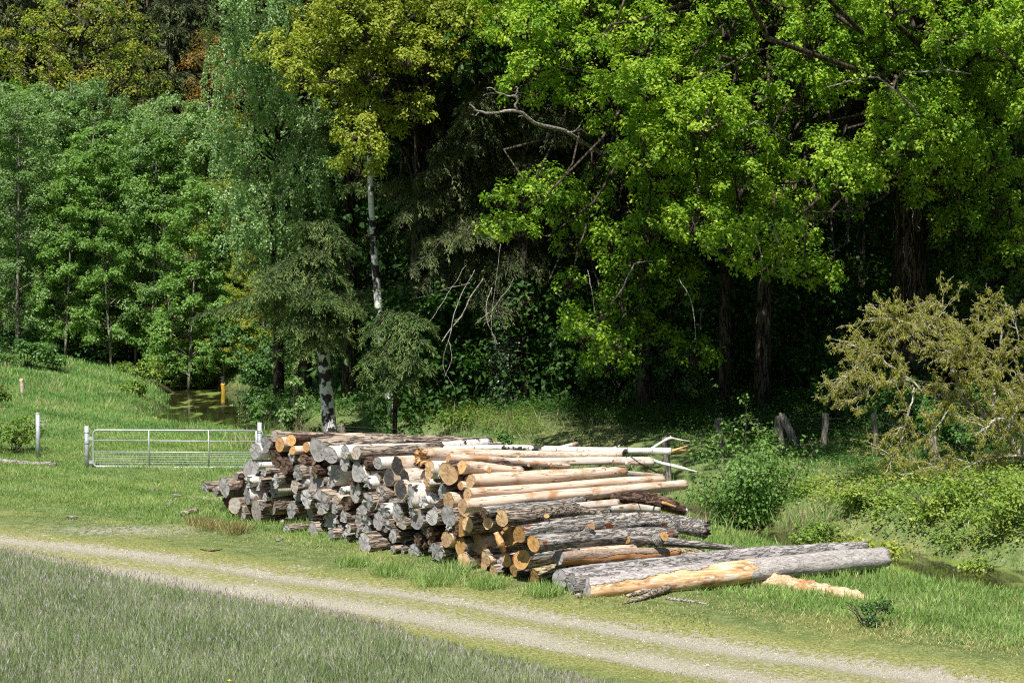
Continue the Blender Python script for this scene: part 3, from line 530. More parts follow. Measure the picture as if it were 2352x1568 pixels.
# pieces lying on the grass
b = loose('broken_log', [(1700,1348,5,0),(1722,1346,14,0),(1780,1347,19,0),(1840,1356,17,0),(1900,1366,16,0),(1960,1376,15,0),(1985,1381,9,0)], M_broken, 'broken pale orange log lying in the grass in front of the trunks', 'log', 20, .13, z=.55)
b2 = loose('dead_branch', [(1440,1372,4,0),(1480,1364,8,0),(1530,1362,9,0)], M_grey, 'short dark stub of branch under the huge front trunk', 'branch', 12, .12, z=.8)
loose('dead_branch', [(1425,1388,1.5,0),(1470,1380,5,0),(1500,1372,8,0),(1534,1361,9,0)], M_grey, 'forked rough branch in the grass below the front trunk', 'branch', 12, .12, z=1.2)
loose('dead_branch', [(1530,1376,4,0),(1580,1382,4,0),(1625,1388,2,0)], M_limb, 'thin silvery branch lying flat below the front trunk', 'branch', 10, .1, z=.7)
loose('fallen_log', [(-20,1062,8,0),(40,1066,7,0),(128,1070,6,0)], M_limb, 'low grey fallen log lying by the metal fence post', 'log', 12, .15, z=.4)
loose('small_log', [(418,1186,7,0),(452,1178,7,0)], M_grey, 'small grey log end lying by the brown rush tufts', 'log', 14, .08, z=.8)
loose('small_log', [(652,1206,8,0),(690,1190,7,0)], M_grey, 'small grey log half buried in grass beneath the pile', 'log', 14, .12, z=.8)
for x, y, L_, dx, lab in [(820,1240,10,4,'pale bark flake on the grass'),(405,1142,12,2,'grey bark flake between pile and gate'),(165,1192,13,1,'flat grey piece of wood beside the tyre ruts'),(390,1160,8,2,'thin strip of bark beside another flake'),
        (640,1243,9,2,'pale curled piece of bark below the log pile'),(350,1127,7,2,'small chip of wood in the bare patch near the gate'),(1330,1372,9,3,'short strip of bark near the three front trunks'),(1150,1345,8,3,'chip of pale wood near the golden ends')]:
    p = onground(x, y); m = MB(); w2 = L_ * p[1] / FD
    V = np.array([[-w2, -.03, .0], [w2 * .8, -.04, .01], [w2, .03, .02], [-w2 * .7, .05, .0], [-w2, -.03, .03], [w2 * .8, -.04, .05], [w2, .03, .05], [-w2 * .7, .05, .04]])
    m.add(V, [(3, 2, 1, 0), (4, 5, 6, 7), (0, 1, 5, 4), (1, 2, 6, 5), (2, 3, 7, 6), (3, 0, 4, 7)]); o = m.build('bark_piece', M_limb); o.location = p + np.array([0, 0, .02]); o.rotation_euler = (.1, .1, random.uniform(-.5, .5)); tag(o, lab, 'bark piece', 'pieces of bark on the grass')
loose('twig', [(460,1262,1.2,0),(485,1266,2,0),(510,1262,1,0)], M_dark, 'dark bent twig on the yellow turf beside the track', 'twig', z=1)
for x, y, r, lab in [(1380,1463,2.5,'white stone chip on the left rut of the track'),(1478,1473,2.5,'smaller pale stone on the track'),(1352,1505,3,'pale stone at the grassy edge of the track'),(1625,1528,4,'flat whitish stone beside the near rut')]:
    p = onground(x, y); m = MB(); rr = r * p[1] / FD; m.add(*tube([p * 0 + [-rr, 0, 0], [-rr * .4, 0, .01], [rr * .4, .01, .012], [rr, 0, 0]], [rr * .2, rr * .5, rr * .45, rr * .15], 7, True, .15)); o = m.build('stone', M_birch); o.location = p + np.array([0, 0, rr * .1]); tag(o, lab, 'stone')
# ================================================================ GATE AND POSTS
t = NT('galvanised_steel', 0.5, 0.5); nn = t.noise(t.coord((6, 6, 6)), 4, 4); t.col(t.ramp(nn, [(0.3, (0.28, 0.31, 0.34)), (0.5, (0.44, 0.47, 0.51)), (0.7, (0.55, 0.57, 0.60))])); t.b.inputs['Metallic'].default_value = 0.35; M_galv = t.m
t = NT('rusty_wire', 0.7, 0.3); t.col((0.12, 0.11, 0.10)); M_wire = t.m
t = NT('yellow_paint', 0.6, 0.3); nn = t.noise(t.coord((5, 5, 9)), 3, 5, .7); t.col(t.mix(t.step(nn, .5, .6), (0.55, 0.33, 0.03), (0.07, 0.05, 0.03))); M_yellow = t.m
t = NT('cream_cap', 0.6, 0.3); t.col((0.55, 0.50, 0.35)); M_cap = t.m
gl = onz(202, 1076, .0); gR = onz(598, 1075, 0); GYl, GYr = gl[1], gR[1]
def vpost(x0, ytop, ybot, rpx, mats, lab, name='gate_post', Yd=None, k=12, cap=True, group=None, cat='post', ground_snap=True):
    p = onground(x0, ybot) if Yd is None else at(x0, ybot, Yd); topz = at(x0, ytop, p[1])[2]; r = rpx * p[1] / FD; h = topz - p[2]
    m = MB(); m.tube([(0, 0, -.1), (0, 0, h * .5), (0, 0, h)], r, k); o = m.build(name, mats, smooth=False); o.location = p; tag(o, lab, cat, group); return o, p, h, r
def smooth_(o): 
    for f in o.data.polygons: f.use_smooth = len(f.vertices) == 4
g1, p1, h1, r1 = vpost(200, 978, 1075, 5.5, M_galv, 'galvanised round gate post at the hinge end of the field gate', k=16); smooth_(g1)
g2, p2, h2, r2 = vpost(597, 970, 1075, 5.5, M_galv, 'galvanised round gate post against the end of the log pile', k=16); smooth_(g2)
for zz in (.3, .6, .85):
    mm = MB(); th = np.linspace(0, 2 * PI, 17); mm.tube([(math.cos(a) * (r1 + .006), math.sin(a) * (r1 + .006), h1 * zz + .01 * math.sin(a)) for a in th], .006, 5, False); mm.build('wire_wrap', M_wire, g1)
    mm = MB(); mm.tube([(math.cos(a) * (r1 + .006), math.sin(a) * (r1 + .006), h1 * zz + .01 * math.sin(a)) for a in th], .006, 5, False); mm.build('wire_wrap', M_wire, g2)
ga = p1 + np.array([.17, -.02, 0]); gb = p2 + np.array([-.09, -.02, 0]); GX = gb - ga; GL = np.linalg.norm(GX[:2]); gux = GX / np.linalg.norm(GX)
Mg = frame(ga, [GX[0], GX[1], 0.0]); gate = empty('field_gate', Mg, 'closed galvanised tubular field gate with wire netting in its lower half', 'gate')
gz0 = at(240, 1073, ga[1])[2] - ga[2] + .02; gz1 = at(240, 987, ga[1])[2] - ga[2]; fr = .022; ar = .12
arc = lambda cx, cz, a0, a1: [(cx + ar * math.cos(a), 0, cz + ar * math.sin(a)) for a in np.linspace(a0, a1, 7)]
loop = arc(GL - ar * .2, gz1 - ar, PI / 2 - .01, PI / 2)[:1] + [(GL * .5, 0, gz1)] + arc(ar, gz1 - ar, PI / 2, PI) + arc(ar, gz0 + ar, PI, 1.5 * PI) + [(GL * .5, 0, gz0), (GL, 0, gz0), (GL, 0, gz0 + .05), (GL, 0, gz1 * .6), (GL, 0, gz1)]
m = MB(); m.tube(loop, fr, 10); m.build('gate_frame', M_galv, gate, True)
for z_ in (1011, 1037):
    zz = at(240, z_, ga[1])[2] - ga[2]; m = MB(); m.tube([(0, 0, zz), (GL * .5, 0, zz), (GL, 0, zz)], .014, 8); m.build('rail', M_galv, gate, True)
for fx in (.345, .71): m = MB(); m.tube([(GL * fx, -.03, gz0), (GL * fx, -.03, gz1)], .015, 8); m.build('upright', M_galv, gate, True)
m = MB(); zt = at(240, 1037, ga[1])[2] - ga[2]
for k_ in range(6): zz = gz0 + (zt - gz0) * (k_ + .6) / 6.3; m.tube([(.02, .01, zz), (GL * .5, .01, zz), (GL, .01, zz)], .0035, 4)
for k_ in range(int(GL / .15)): m.tube([(.1 + k_ * .15, .012, gz0), (.1 + k_ * .15, .012, zt)], .0022, 4)
m.build('wire_netting', M_galv, gate)
for zz in (gz0 + .12, gz1 - .22):
    m = MB(); m.box((-.08, 0, zz), (.16, .03, .08)); m.tube([(-.15, 0, zz - .05), (-.15, 0, zz + .05)], .02, 8); m.build('hinge', M_galv, gate)
m = MB(); m.tube([(GL + .04, -.03, gz1), (GL + .12, -.03, gz1 + .02), (GL + .17, -.03, gz1 - .05), (GL + .17, -.03, gz1 - .18)], .018, 8); m.build('latch', M_galv, gate, True)
# short wire fence left of the gate
pf = onground(88, 1050); wf = empty('wire_fence', T(pf), 'strained wire fence on a metal post left of the gate', 'fence')
hh = at(88, 950, pf[1])[2] - pf[2]; m = MB(); m.tube([(0, 0, -.1), (0, 0, hh)], .062, 16); pm = m.build('post', M_galv, wf, True); m = MB(); m.tube([(0, 0, hh), (0, 0, hh + .03)], .068, 16); m.build('cap', M_cap, pm)
for q_, zz in enumerate((hh - .2, hh - .28)): m = MB(); m.tube([(.06, -.02, zz), (.2, -.02, zz)], .007, 6); m.tube([(.15, -.02, zz + .02), (.15, -.02, zz - .05)], .012, 6); m.build('insulator', M_galv, wf)
e = p1 - pf; l_ = onground(-60, 1046) - pf
for zz in (.25, .5, .75): m = MB(); m.tube([l_ + [0, 0, hh * zz], np.array([0, 0, hh * zz - .03]), e + [0, 0, hh * zz]], .0045, 5, False); m.build('wire', M_wire, wf)
# wooden posts
def wpost(xb, yb, xt, yt, rpx, lab, Z=None, name='fence_post', mat=None, group=None, seed=0, knob=True):
    p = onground(xb, yb) if Z is None else at(xb, yb, Z); tp = at(xt, yt, p[1]); r = rpx * p[1] / FD; rg = np.random.default_rng(seed); d = tp - p
    n = 9; P = [p * 0 + d * s_ + np.array([.02 * math.sin(s_ * 5 + seed), 0, 0]) for s_ in np.linspace(-.12, 1, n)]
    V, F = tube(P, r * (1 + .06 * np.sin(np.arange(n) * 1.7 + seed)), 12, True, .06, rg); V[-12:, 2] += rg.normal(size=12) * .012
    o = mk(name, V, F, mat or M_post, None, False); o.location = p; smooth_(o); tag(o, lab, 'post', group); return o, p, tp
wpost(50, 908, 50, 870, 4.5, 'short pale stone post standing alone in the far grass', mat=M_peelg, name='boundary_post')
yp, ypp, _ = wpost(512, 913, 513, 880, 5, 'yellow painted gauge post with black cap at the pond edge', mat=M_yellow, name='water_gauge_post')
ph = at(513, 864, ypp[1]) - ypp; m = MB(); m.tube([(0, 0, (at(512, 881, ypp[1]) - ypp)[2]), (0, 0, ph[2])], .075, 10); t = NT('black_cap', .7); t.col((.03, .03, .035)); m.build('post_cap', t.m, yp)
FP = []
for q_, (xb, yb, xt, yt, r_, lab) in enumerate([(785, 1000, 783, 975, 9, 'stubby weathered fence post showing behind the top of the log pile'), (1536, 1092, 1530, 1004, 8, 'dim fence post behind the forked birch tip'),
    (1660, 1036, 1648, 962, 8, 'leaning fence post beside the leafy sapling'), (1797, 1038, 1794, 950, 7, 'upright strainer post held by two slanting braces'), (1893, 1036, 1895, 949, 7.5, 'slightly crooked fence post in the dark gap before the olive shrub'),
    (2012, 1052, 2007, 950, 6.5, 'thin fence post hidden behind olive shrub twigs'), (2142, 1078, 2147, 1001, 9, 'sunlit fence post under the olive shrub')]):
    o, a_, b_ = wpost(xb, yb, xt, yt, r_, lab, group='wooden fence posts along the wood edge', seed=q_, Z=None if q_ else 58.0); FP.append((a_, b_))
a_, b_ = FP[3]
for q_, (xb, yb, lab) in enumerate([(1838, 1040, 'weathered brace leaning to the right against the strainer post'), (1742, 1006, 'slim brace running down to the left from the strainer post')]):
    p = onground(xb, yb); p[1] = a_[1] - .15 + q_ * .3; tp = b_ - np.array([-.03 + q_ * .1, .12 - q_ * .24, .06]); V, F = tube([(0, 0, 0), (tp - p) * .5 + [0, 0, .02], tp - p], [.10 - q_ * .03, .10 - q_ * .03, .09 - q_ * .03], 12, True, .07)
    o = mk('fence_brace', V, F, M_post, None, False); o.location = p; smooth_(o); tag(o, lab, 'brace')
wr = empty('fence_wire', T(FP[1][0]), 'thin strands of wire strung between the wooden posts', 'wire')
for zz in (.35, .6, .88):
    m = MB(); m.tube([a0 + (b0 - a0) * zz - FP[1][0] + [0, -.08, 0] for a0, b0 in FP], .0022, 4, False); m.build('strand', M_wire, wr)
# ================================================================ VEGETATION
def nrm(v): return v / (np.linalg.norm(v, axis=-1, keepdims=True) + 1e-9)
class LB:
    """leaf batch: every leaf is one small folded face"""
    def __init__(s): s.P = []; s.D = []; s.N = []; s.L = []; s.W = []; s.t = []
    def add(s, P, D, N, L, W, t):
        n = len(P); s.P.append(P); s.D.append(nrm(D)); s.N.append(nrm(N)); s.L.append(np.broadcast_to(L, n)); s.W.append(np.broadcast_to(W, n)); s.t.append(np.broadcast_to(t, n))
    def count(s): return sum(len(p) for p in s.P)
    def build(s, name, mat, parent=None, origin=None, kind=None):
        P = np.concatenate(s.P); D = np.concatenate(s.D); N = np.concatenate(s.N); L = np.concatenate(s.L)[:, None]; W = np.concatenate(s.W)[:, None]; t = np.concatenate(s.t)
        if origin is not None: P = P - origin
        S_ = nrm(np.cross(D, N)); n = len(P)
        V = np.stack([P, P + D * L * .5 + S_ * W * .5 + N * W * .12, P + D * L - N * L * .12, P + D * L * .45 - S_ * W * .5 + N * W * .12], 1).reshape(-1, 3)
        F = np.arange(4 * n, dtype=np.int32).reshape(n, 4)
        o = mk(name, V, F, mat, parent, False, attrs=[('tint', 'FACE', t)])
        if kind: o['kind'] = kind
        return o
def rnd(rg, n): return nrm(rg.normal(size=(n, 3)))
def clumps(lb, C, O, R, nl, size, rg, flat=0.6, aspect=0.62, upw=0.7, tint=(0, 1), droop=0.15):
    """leafy sprays: C centres, O outward directions, R radius of each, nl leaves each"""
    m = len(C); C = np.repeat(C, nl, 0); O = np.repeat(O, nl, 0); Rr = np.repeat(np.broadcast_to(R, m), nl)[:, None]; n = m * nl
    q = rnd(rg, n) * (rg.uniform(0, 1, (n, 1)) ** 0.45) * Rr; q[:, 2] *= flat
    P = C + q; N = nrm(O * 0.55 + nrm(q) * 0.45 + np.array([0, 0, upw]) + rg.normal(size=(n, 3)) * 0.42)
    D = nrm(np.cross(N, rnd(rg, n)) + nrm(q) * 0.3 - np.array([0, 0, droop])); L = size * rg.uniform(.65, 1.25, n)
    tb = np.repeat(rg.uniform(0, 1, m), nl); t = np.clip(tint[0] + (tint[1] - tint[0]) * (tb * .55 + rg.uniform(0, 1, n) * .45), 0, 1)
    lb.add(P, D, N, L, L * aspect, t)
def lobe(lb, c, R, ncl, rg, cr=0.36, nl=34, size=0.1, tint=(0, 1), flat=0.6, squash=0.75, shell=0.5, aspect=0.62, cut=-0.45, upw=0.7, droop=.15):
    """one bough's mass: clumps through the outer shell of an ellipsoid, few below"""
    d = rnd(rg, ncl * 3); d = d[(d[:, 2] > cut)][:ncl]; rr = (shell + (1 - shell) * rg.uniform(0, 1, (len(d), 1)) ** .6)
    C = c + d * rr * R * np.array([1, 1, squash]); clumps(lb, C, d, cr * rg.uniform(.6, 1.25, len(d)), nl, size, rg, flat, aspect, upw, tint, droop); return C
class Wood(MB):
    def limb(s, a, b, r0, r1, rg, sag=0.1, k=7, n=7, wig=0.06):
        a = np.asarray(a, float); b = np.asarray(b, float); L = np.linalg.norm(b - a); t_ = np.linspace(0, 1, n)[:, None]
        P = a + (b - a) * t_; w_ = np.cumsum(rg.normal(size=(n, 3)) * wig * L / n * 2, 0); w_ -= t_ * w_[-1]; P = P + w_; P[:, 2] += sag * L * np.sin(t_[:, 0] * PI)
        s.tube(P, np.linspace(r0, r1, n), k, False); return P
def groundp(x, Y):
    X_ = (x - 1176) / FD * Y / (CP) ; X_ = ray(x, 800)[0] / ray(x, 800)[1] * Y; return np.array([X_, Y, ground(X_, Y)])
def crownpt(x, y, Y): return at(x, y, Y)
def trunk_path(base, top, rg, lean=0.15, n=12):
    t_ = np.linspace(0, 1, n)[:, None]; P = base + (top - base) * t_; P[:, :2] += np.cumsum(rg.normal(size=(n, 2)) * lean * .3, 0) * (t_ * (1 - t_) * 2); return P
# ---- leaf materials
L_oak = leafmat('oak_leaves', [(0.07, 0.16, 0.012), (0.16, 0.31, 0.022), (0.33, 0.48, 0.04), (0.50, 0.60, 0.09)], 0.42, 0.5)
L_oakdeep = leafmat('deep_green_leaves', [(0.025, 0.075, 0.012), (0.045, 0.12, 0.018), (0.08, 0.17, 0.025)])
L_yoak = leafmat('olive_yellow_young_leaves', [(0.14, 0.20, 0.015), (0.24, 0.31, 0.03), (0.36, 0.41, 0.055), (0.45, 0.46, 0.10)], 0.4)
L_bronze = leafmat('bronze_young_leaves', [(0.15, 0.25, 0.02), (0.24, 0.34, 0.03), (0.33, 0.34, 0.05), (0.37, 0.29, 0.08)])
L_rust = leafmat('rusty_orange_leaves', [(0.15, 0.15, 0.02), (0.25, 0.15, 0.03), (0.34, 0.16, 0.035)])
L_birch = leafmat('birch_leaves', [(0.09, 0.18, 0.06), (0.20, 0.34, 0.12), (0.38, 0.53, 0.25)], 0.42, 0.36, 0.55)
L_maple = leafmat('maple_leaves', [(0.10, 0.20, 0.045), (0.19, 0.34, 0.08), (0.31, 0.48, 0.14)], 0.45, 0.45, 0.4)
L_pale = leafmat('pale_grey_green_leaves', [(0.11, 0.20, 0.06), (0.21, 0.34, 0.12), (0.33, 0.47, 0.20)], 0.4, 0.42, 0.45)
L_spruce = leafmat('spruce_needles', [(0.035, 0.07, 0.022), (0.09, 0.155, 0.045), (0.24, 0.31, 0.10)], 0.12, 0.6, 0.3)
L_grsp = leafmat('grey_conifer_needles', [(0.03, 0.045, 0.022), (0.085, 0.115, 0.045), (0.22, 0.26, 0.10)], 0.12, 0.6, 0.3)
L_catkin = leafmat('olive_catkin_leaves', [(0.17, 0.17, 0.02), (0.30, 0.30, 0.045), (0.45, 0.44, 0.10)], 0.3)
L_bramble = leafmat('bramble_leaves', [(0.09, 0.17, 0.03), (0.17, 0.28, 0.045), (0.30, 0.38, 0.07), (0.46, 0.46, 0.07)], 0.35, 0.45, 0.4)
L_shrub = leafmat('shrub_leaves', [(0.05, 0.12, 0.03), (0.09, 0.20, 0.045), (0.17, 0.31, 0.08)], 0.35, 0.42, 0.5)
L_ivy = leafmat('ivy_leaves', [(0.03, 0.06, 0.025), (0.06, 0.10, 0.045), (0.12, 0.16, 0.09)], 0.1, 0.3, 0.6)
L_fern = leafmat('fern_fronds', [(0.05, 0.11, 0.02), (0.13, 0.22, 0.035), (0.28, 0.36, 0.07)], 0.35)
L_straw = leafmat('dry_straw_stalks', [(0.20, 0.14, 0.07), (0.36, 0.28, 0.15), (0.52, 0.44, 0.28)], 0.2)
L_grass = leafmat('meadow_grass_blades', [(0.10, 0.20, 0.04), (0.18, 0.31, 0.07), (0.28, 0.41, 0.115), (0.45, 0.50, 0.23)], 0.3)
L_bankg = leafmat('bank_grass_blades', [(0.08, 0.19, 0.045), (0.15, 0.30, 0.075), (0.24, 0.41, 0.115), (0.42, 0.48, 0.21)], 0.3)
L_turf = leafmat('yellow_turf_blades', [(0.16, 0.19, 0.05), (0.33, 0.33, 0.11), (0.56, 0.52, 0.27)], 0.25)
L_tall = leafmat('seeding_grass_blades', [(0.14, 0.20, 0.085), (0.22, 0.29, 0.13), (0.31, 0.37, 0.20), (0.42, 0.42, 0.30)], 0.3)
L_seed = leafmat('purple_grass_seedheads', [(0.22, 0.19, 0.19), (0.32, 0.29, 0.285), (0.42, 0.39, 0.37)], 0.2)
L_rush = leafmat('rush_blades', [(0.12, 0.17, 0.04), (0.26, 0.24, 0.09), (0.42, 0.32, 0.16)], 0.2)
def tree(name, lab, cat, base, lobes, leaf, wood=None, r0=0.25, top=None, group=None, seed=0, size=0.1, cr=0.36, nl=34, den=9.0, tint=(0, 1), flat=0.6, aspect=0.62, squash=.75, upw=.7, twigs=True, trunk_pts=None, droop=.15, cut=-.45, coarse_above=-40, limbk=.35, limb_r=.07, shell=.5, zmin=0.0):
    """lobes: list of (x, y, z, R) world ellipsoids"""
    rg = np.random.default_rng(seed); e = empty(name, T(base), lab, cat, group); wd = Wood(); lb = LB(); lobes = [np.asarray(l, float) for l in lobes]
    top = np.asarray(top if top is not None else base + [0, 0, max(l[2] for l in lobes) - base[2]], float)
    TP = spline(trunk_pts, 16) if trunk_pts is not None else trunk_path(base, top, rg); n = len(TP); wd.tube(TP - base, np.linspace(r0, r0 * .25, n), 12, True)
    wd.v[0][:12] = (wd.v[0][:12]) * [1.35, 1.35, 1]
    for l in lobes:
        c, R = l[:3], l[3]; px = proj(c)[0]; coarse = px[1] < coarse_above - R * FD / c[1] or px[0] < -200 - R * 60 or px[0] > 2550 + R * 60
        if coarse: lobe(lb, c, R, max(6, int(R * R * 5)), rg, .8, 14, size * 3.4, tint, flat, squash, .3, aspect, -.8, upw, droop)
        else:
            C = lobe(lb, c, R, int(R * R * den), rg, cr, nl, size, tint, flat, squash, shell, aspect, cut, upw, droop)
            if twigs:
                for q in C[:: max(1, len(C) // 9)]: wd.limb(c - base - [0, 0, R * .3], q - base, limb_r * .45, .012, rg, .05, 4, 5, .12)
        zt_ = max(c[2] - R * .6 - np.linalg.norm((c - TP[-1])[:2]) * limbk, base[2] + zmin + rg.uniform(0, 2.5)); i_ = int(np.argmin(np.abs(TP[:, 2] - zt_))); wd.limb(TP[i_] - base, c - base - [0, 0, R * .2], min(limb_r * (1.1 if zmin else 1.6), r0 * .4), limb_r * .3, rg, .06 if not zmin else .16, 6, 11, .12 if not zmin else .28)
    lb.build('crown', leaf, e, base); wd.build('trunk', wood or M_trunk, e, True)
    return e
def region(rg, poly, n, Y0, Y1, R0, R1, mind=0.75):
    """boughs spread over an outline read off the photograph, each at its own distance"""
    poly = np.array(poly, float); out = []; x0, y0 = poly.min(0); x1, y1 = poly.max(0); tries = 0; pts = []
    while len(out) < n and tries < 9000:
        tries += 1; x, y = rg.uniform(x0, x1), rg.uniform(y0, y1); ins = False; j = len(poly) - 1
        for i_ in range(len(poly)):
            a, b = poly[i_], poly[j]
            if (a[1] > y) != (b[1] > y) and x < (b[0] - a[0]) * (y - a[1]) / (b[1] - a[1]) + a[0]: ins = not ins
            j = i_
        R = rg.uniform(R0, R1)
        if not ins or any((x - p[0]) ** 2 + (y - p[1]) ** 2 < (mind * R * 75) ** 2 for p in pts): continue
        Y_ = rg.uniform(Y0, Y1); pts.append((x, y)); out.append((*at(x, y, Y_), R))
    return out
NL = 0
def rep(nm, o): 
    c = next((k for k in o.children if k.name.startswith('crown')), None); print('TREE', nm, len(c.data.polygons) if c else 0)
# ---- the great oak on the right
rg = np.random.default_rng(3)
ob = groundp(2085, 59.0)
oakL = region(rg, [(1420,-60),(1400,230),(1480,420),(1560,520),(1660,560),(1760,520),(1900,470),(2010,420),(2160,400),(2250,430),(2400,420),(2400,-60)], 68, 51.5, 57.5, .75, 1.25, .62)
oakL += region(rg, [(2150,420),(2400,420),(2400,640),(2230,610)], 12, 54.5, 57.5, .5, .85, .5)
oakL += region(rg, [(1640,520),(1650,600),(1690,640),(1790,620),(1920,660),(1930,560),(1830,500)], 9, 50, 53, .55, .8, .5)
oakL += region(rg, [(1190,-40),(1200,180),(1260,250),(1400,200),(1450,-40)], 10, 53, 57, .6, .95, .6)
oakL += region(rg, [(1100,520),(1120,440),(1200,400),(1240,470),(1200,540)], 4, 52, 54, .45, .6, .4)
oakL += region(rg, [(1400,230),(2400,330),(2400,-60),(1300,-60)], 24, 58, 63, 1.2, 1.8, .6)
oakL += [(*at(x, y, Y_), R) for x, y, Y_, R in [(2000,410,54,.6),(2090,380,55,.6),(2110,455,54.5,.45),(1900,640,51,.5),(1850,560,52,.6)]]
oakL += [(ob[0] + dx, ob[1] + dy, z, R) for dx, dy, z, R in [(0,0,21,3.2),(4,-1,18.5,3),(-4,-1,18.5,3),(-8,0,16.5,2.6),(7.5,0,16.5,3),(0,-4,17,2.8),(-3,4,19,3),(4,5,18,3),(-10,-2,14.5,2.2),(-6,-4,15.2,2.4),(2,-6,14.6,2.2),(6,-4,15,2.3),(10,2,14.5,2.5),(0,6,16,3),(-7,5,15,3)]]
oakL += [(x_, y_, z_, R_) for x_, y_, z_, R_ in [(3.5,44,13.2,1.5),(6.2,42.5,12.8,1.6),(8.8,43.5,13.4,1.7),(11.5,43,13,1.6),(5,46,14.5,1.8),(9.5,47,15,2),(2,46.5,14,1.4),(12.5,46.5,14.5,1.9),(7.4,45,13.6,1.5),(2.2,43,13.2,1.6),(4.2,42.4,13.4,1.7),(6.0,43.2,13,1.5),(3.2,44.6,13.8,1.7),(5.2,45,14,1.7),(.6,44.4,13.6,1.5),(-1,46.5,14,1.6),(1.2,48,14.6,1.8)]]  # unseen forward boughs, added above the frame to shade the far bank
oak = tree('oak_tree', 'huge broad oak with bright fresh green leaves and a massive furrowed trunk', 'tree', ob, oakL, L_oak, M_trunk, .62, ob + [0, 0, 19], seed=1, size=.108, cr=.22, nl=33, den=55, aspect=.72, limb_r=.08, zmin=8.2, squash=.95, flat=.85, upw=.55)
def olimb(par, name, pts, mat, k=8, wig=0.02, seed=0):
    o0 = np.array(par.matrix_world.translation if par.type == 'EMPTY' else par.parent.matrix_world.translation); P = []; R = []
    for x, y, r, Y_ in pts: p = at(x, y, Y_); P.append(p - o0); R.append(max(r * .55, .55) * Y_ / FD)
    n = 6 * len(P); rg_ = np.random.default_rng(seed); S_ = spline(P, n); wn = rg_.normal(size=(n, 3)) * wig * 2.2; wn = (wn + np.roll(wn, 1, 0) + np.roll(wn, 2, 0) + np.roll(wn, -1, 0)) / 4; wn[0] = wn[-1] = 0; S_ = S_ + wn; V, F = tube(S_, np.interp(np.linspace(0, 1, n), np.linspace(0, 1, len(R)), R), k, True, .06, rg_); return mk(name, V, F, mat, par, True)
dl = olimb(oak, 'dead_limb', [(1440,380,10,57),(1370,345,8.5,55.5),(1300,305,8,54),(1230,284,7.5,53),(1188,256,7,52.5),(1130,261,5.5,52.3),(1103,257,4.5,52.2),(1079,240,2.5,52.1)], M_limb, 10, .012)
for pts in ([(1300,305,3,54),(1322,300,2,53.8),(1334,286,1,53.7)],[(1230,288,3,53),(1215,272,2,52.9),(1190,268,1,52.8)],[(1100,258,2,52.2),(1092,266,1,52.1),(1084,264,.8,52)],[(1150,215,2,52.2),(1128,214,1,52.1),(1110,220,.6,52)]): olimb(dl, 'twig', pts, M_limb, 5, .01)
olimb(oak, 'dead_limb', [(1186,255,6,52.5),(1187,228,4,52.4),(1185,200,2.5,52.3)], M_limb); olimb(oak, 'dead_limb', [(1187,222,4,52.4),(1150,215,3.5,52.2),(1118,203,2,52)], M_limb)
for i_, pts in enumerate([[(2118,275,5,52),(2095,245,5,51.5),(2060,215,5,51),(2025,185,4,50.8),(1995,178,4,50.6)],[(1990,182,4,50.6),(1950,188,4,50.3),(1900,200,2,50)],[(2230,170,4,51.5),(2165,162,4,51),(2110,168,3.5,50.8),(2080,172,2,50.6)],[(2165,162,3.5,51),(2158,130,3,50.8),(2160,95,2,50.6)],[(2062,210,3,51),(2060,180,2.5,50.6),(2078,160,2,50.4)],
    [(2130,350,12,54),(2085,352,9,52.5),(2060,362,7,52),(2025,350,5,51.8)],[(1700,300,2,50.3),(1745,280,3,50.4),(1800,322,3,51),(1830,330,3,51.5)],[(2010,395,6,53),(1985,398,4,52)],[(1420,680,2,51),(1440,640,3,51.2),(1460,605,3,51.4),(1500,600,2,51.6)],[(1560,640,2,52),(1590,700,2,51.8),(1600,790,1,51.6)],[(1770,500,2,50),(1790,560,2,50),(1805,650,1,50)],[(1735,540,2,50),(1752,600,1.6,50),(1742,665,.8,50)],[(1350,620,2,51),(1365,700,1.6,51),(1375,760,1,51)]]):
    olimb(oak, 'bare_branch', pts, M_limb if i_ not in (5, 7) else M_olimb, 7, .015, i_)
for i_, (x, y0_, y1_) in enumerate([(2052,465,545),(2070,470,520),(2090,468,560),(2108,480,530),(2072,545,640),(2080,560,680),(2130,470,520)]):
    olimb(oak, 'hanging_root', [(x, y0_, 1.6, 56.5), (x + 8, (y0_ + y1_) / 2, 1.5, 56.3), (x + 2, y1_, 1, 56.4)], M_limb, 5, .03, 50 + i_)
rep('oak', oak)
# deeper green boughs to the right of and below the oak: a second oak standing behind
rg = np.random.default_rng(8); b = groundp(2290, 64)
t2 = tree('shade_oak_tree', 'dark green tree in the shade to the right of the massive oak trunk', 'tree', b, region(rg, [(2140,430),(2140,700),(2200,760),(2390,740),(2390,400)], 30, 57, 62, .6, 1.1, .5) + [(b[0], b[1], 15, 3), (b[0] + 3, b[1] + 1, 12, 2.5), (b[0] - 2, b[1] + 2, 17, 3)], L_maple, seed=2, size=.13, den=34, nl=22, cr=.24, r0=.3, tint=(0, .5), zmin=5); rep('shade', t2)
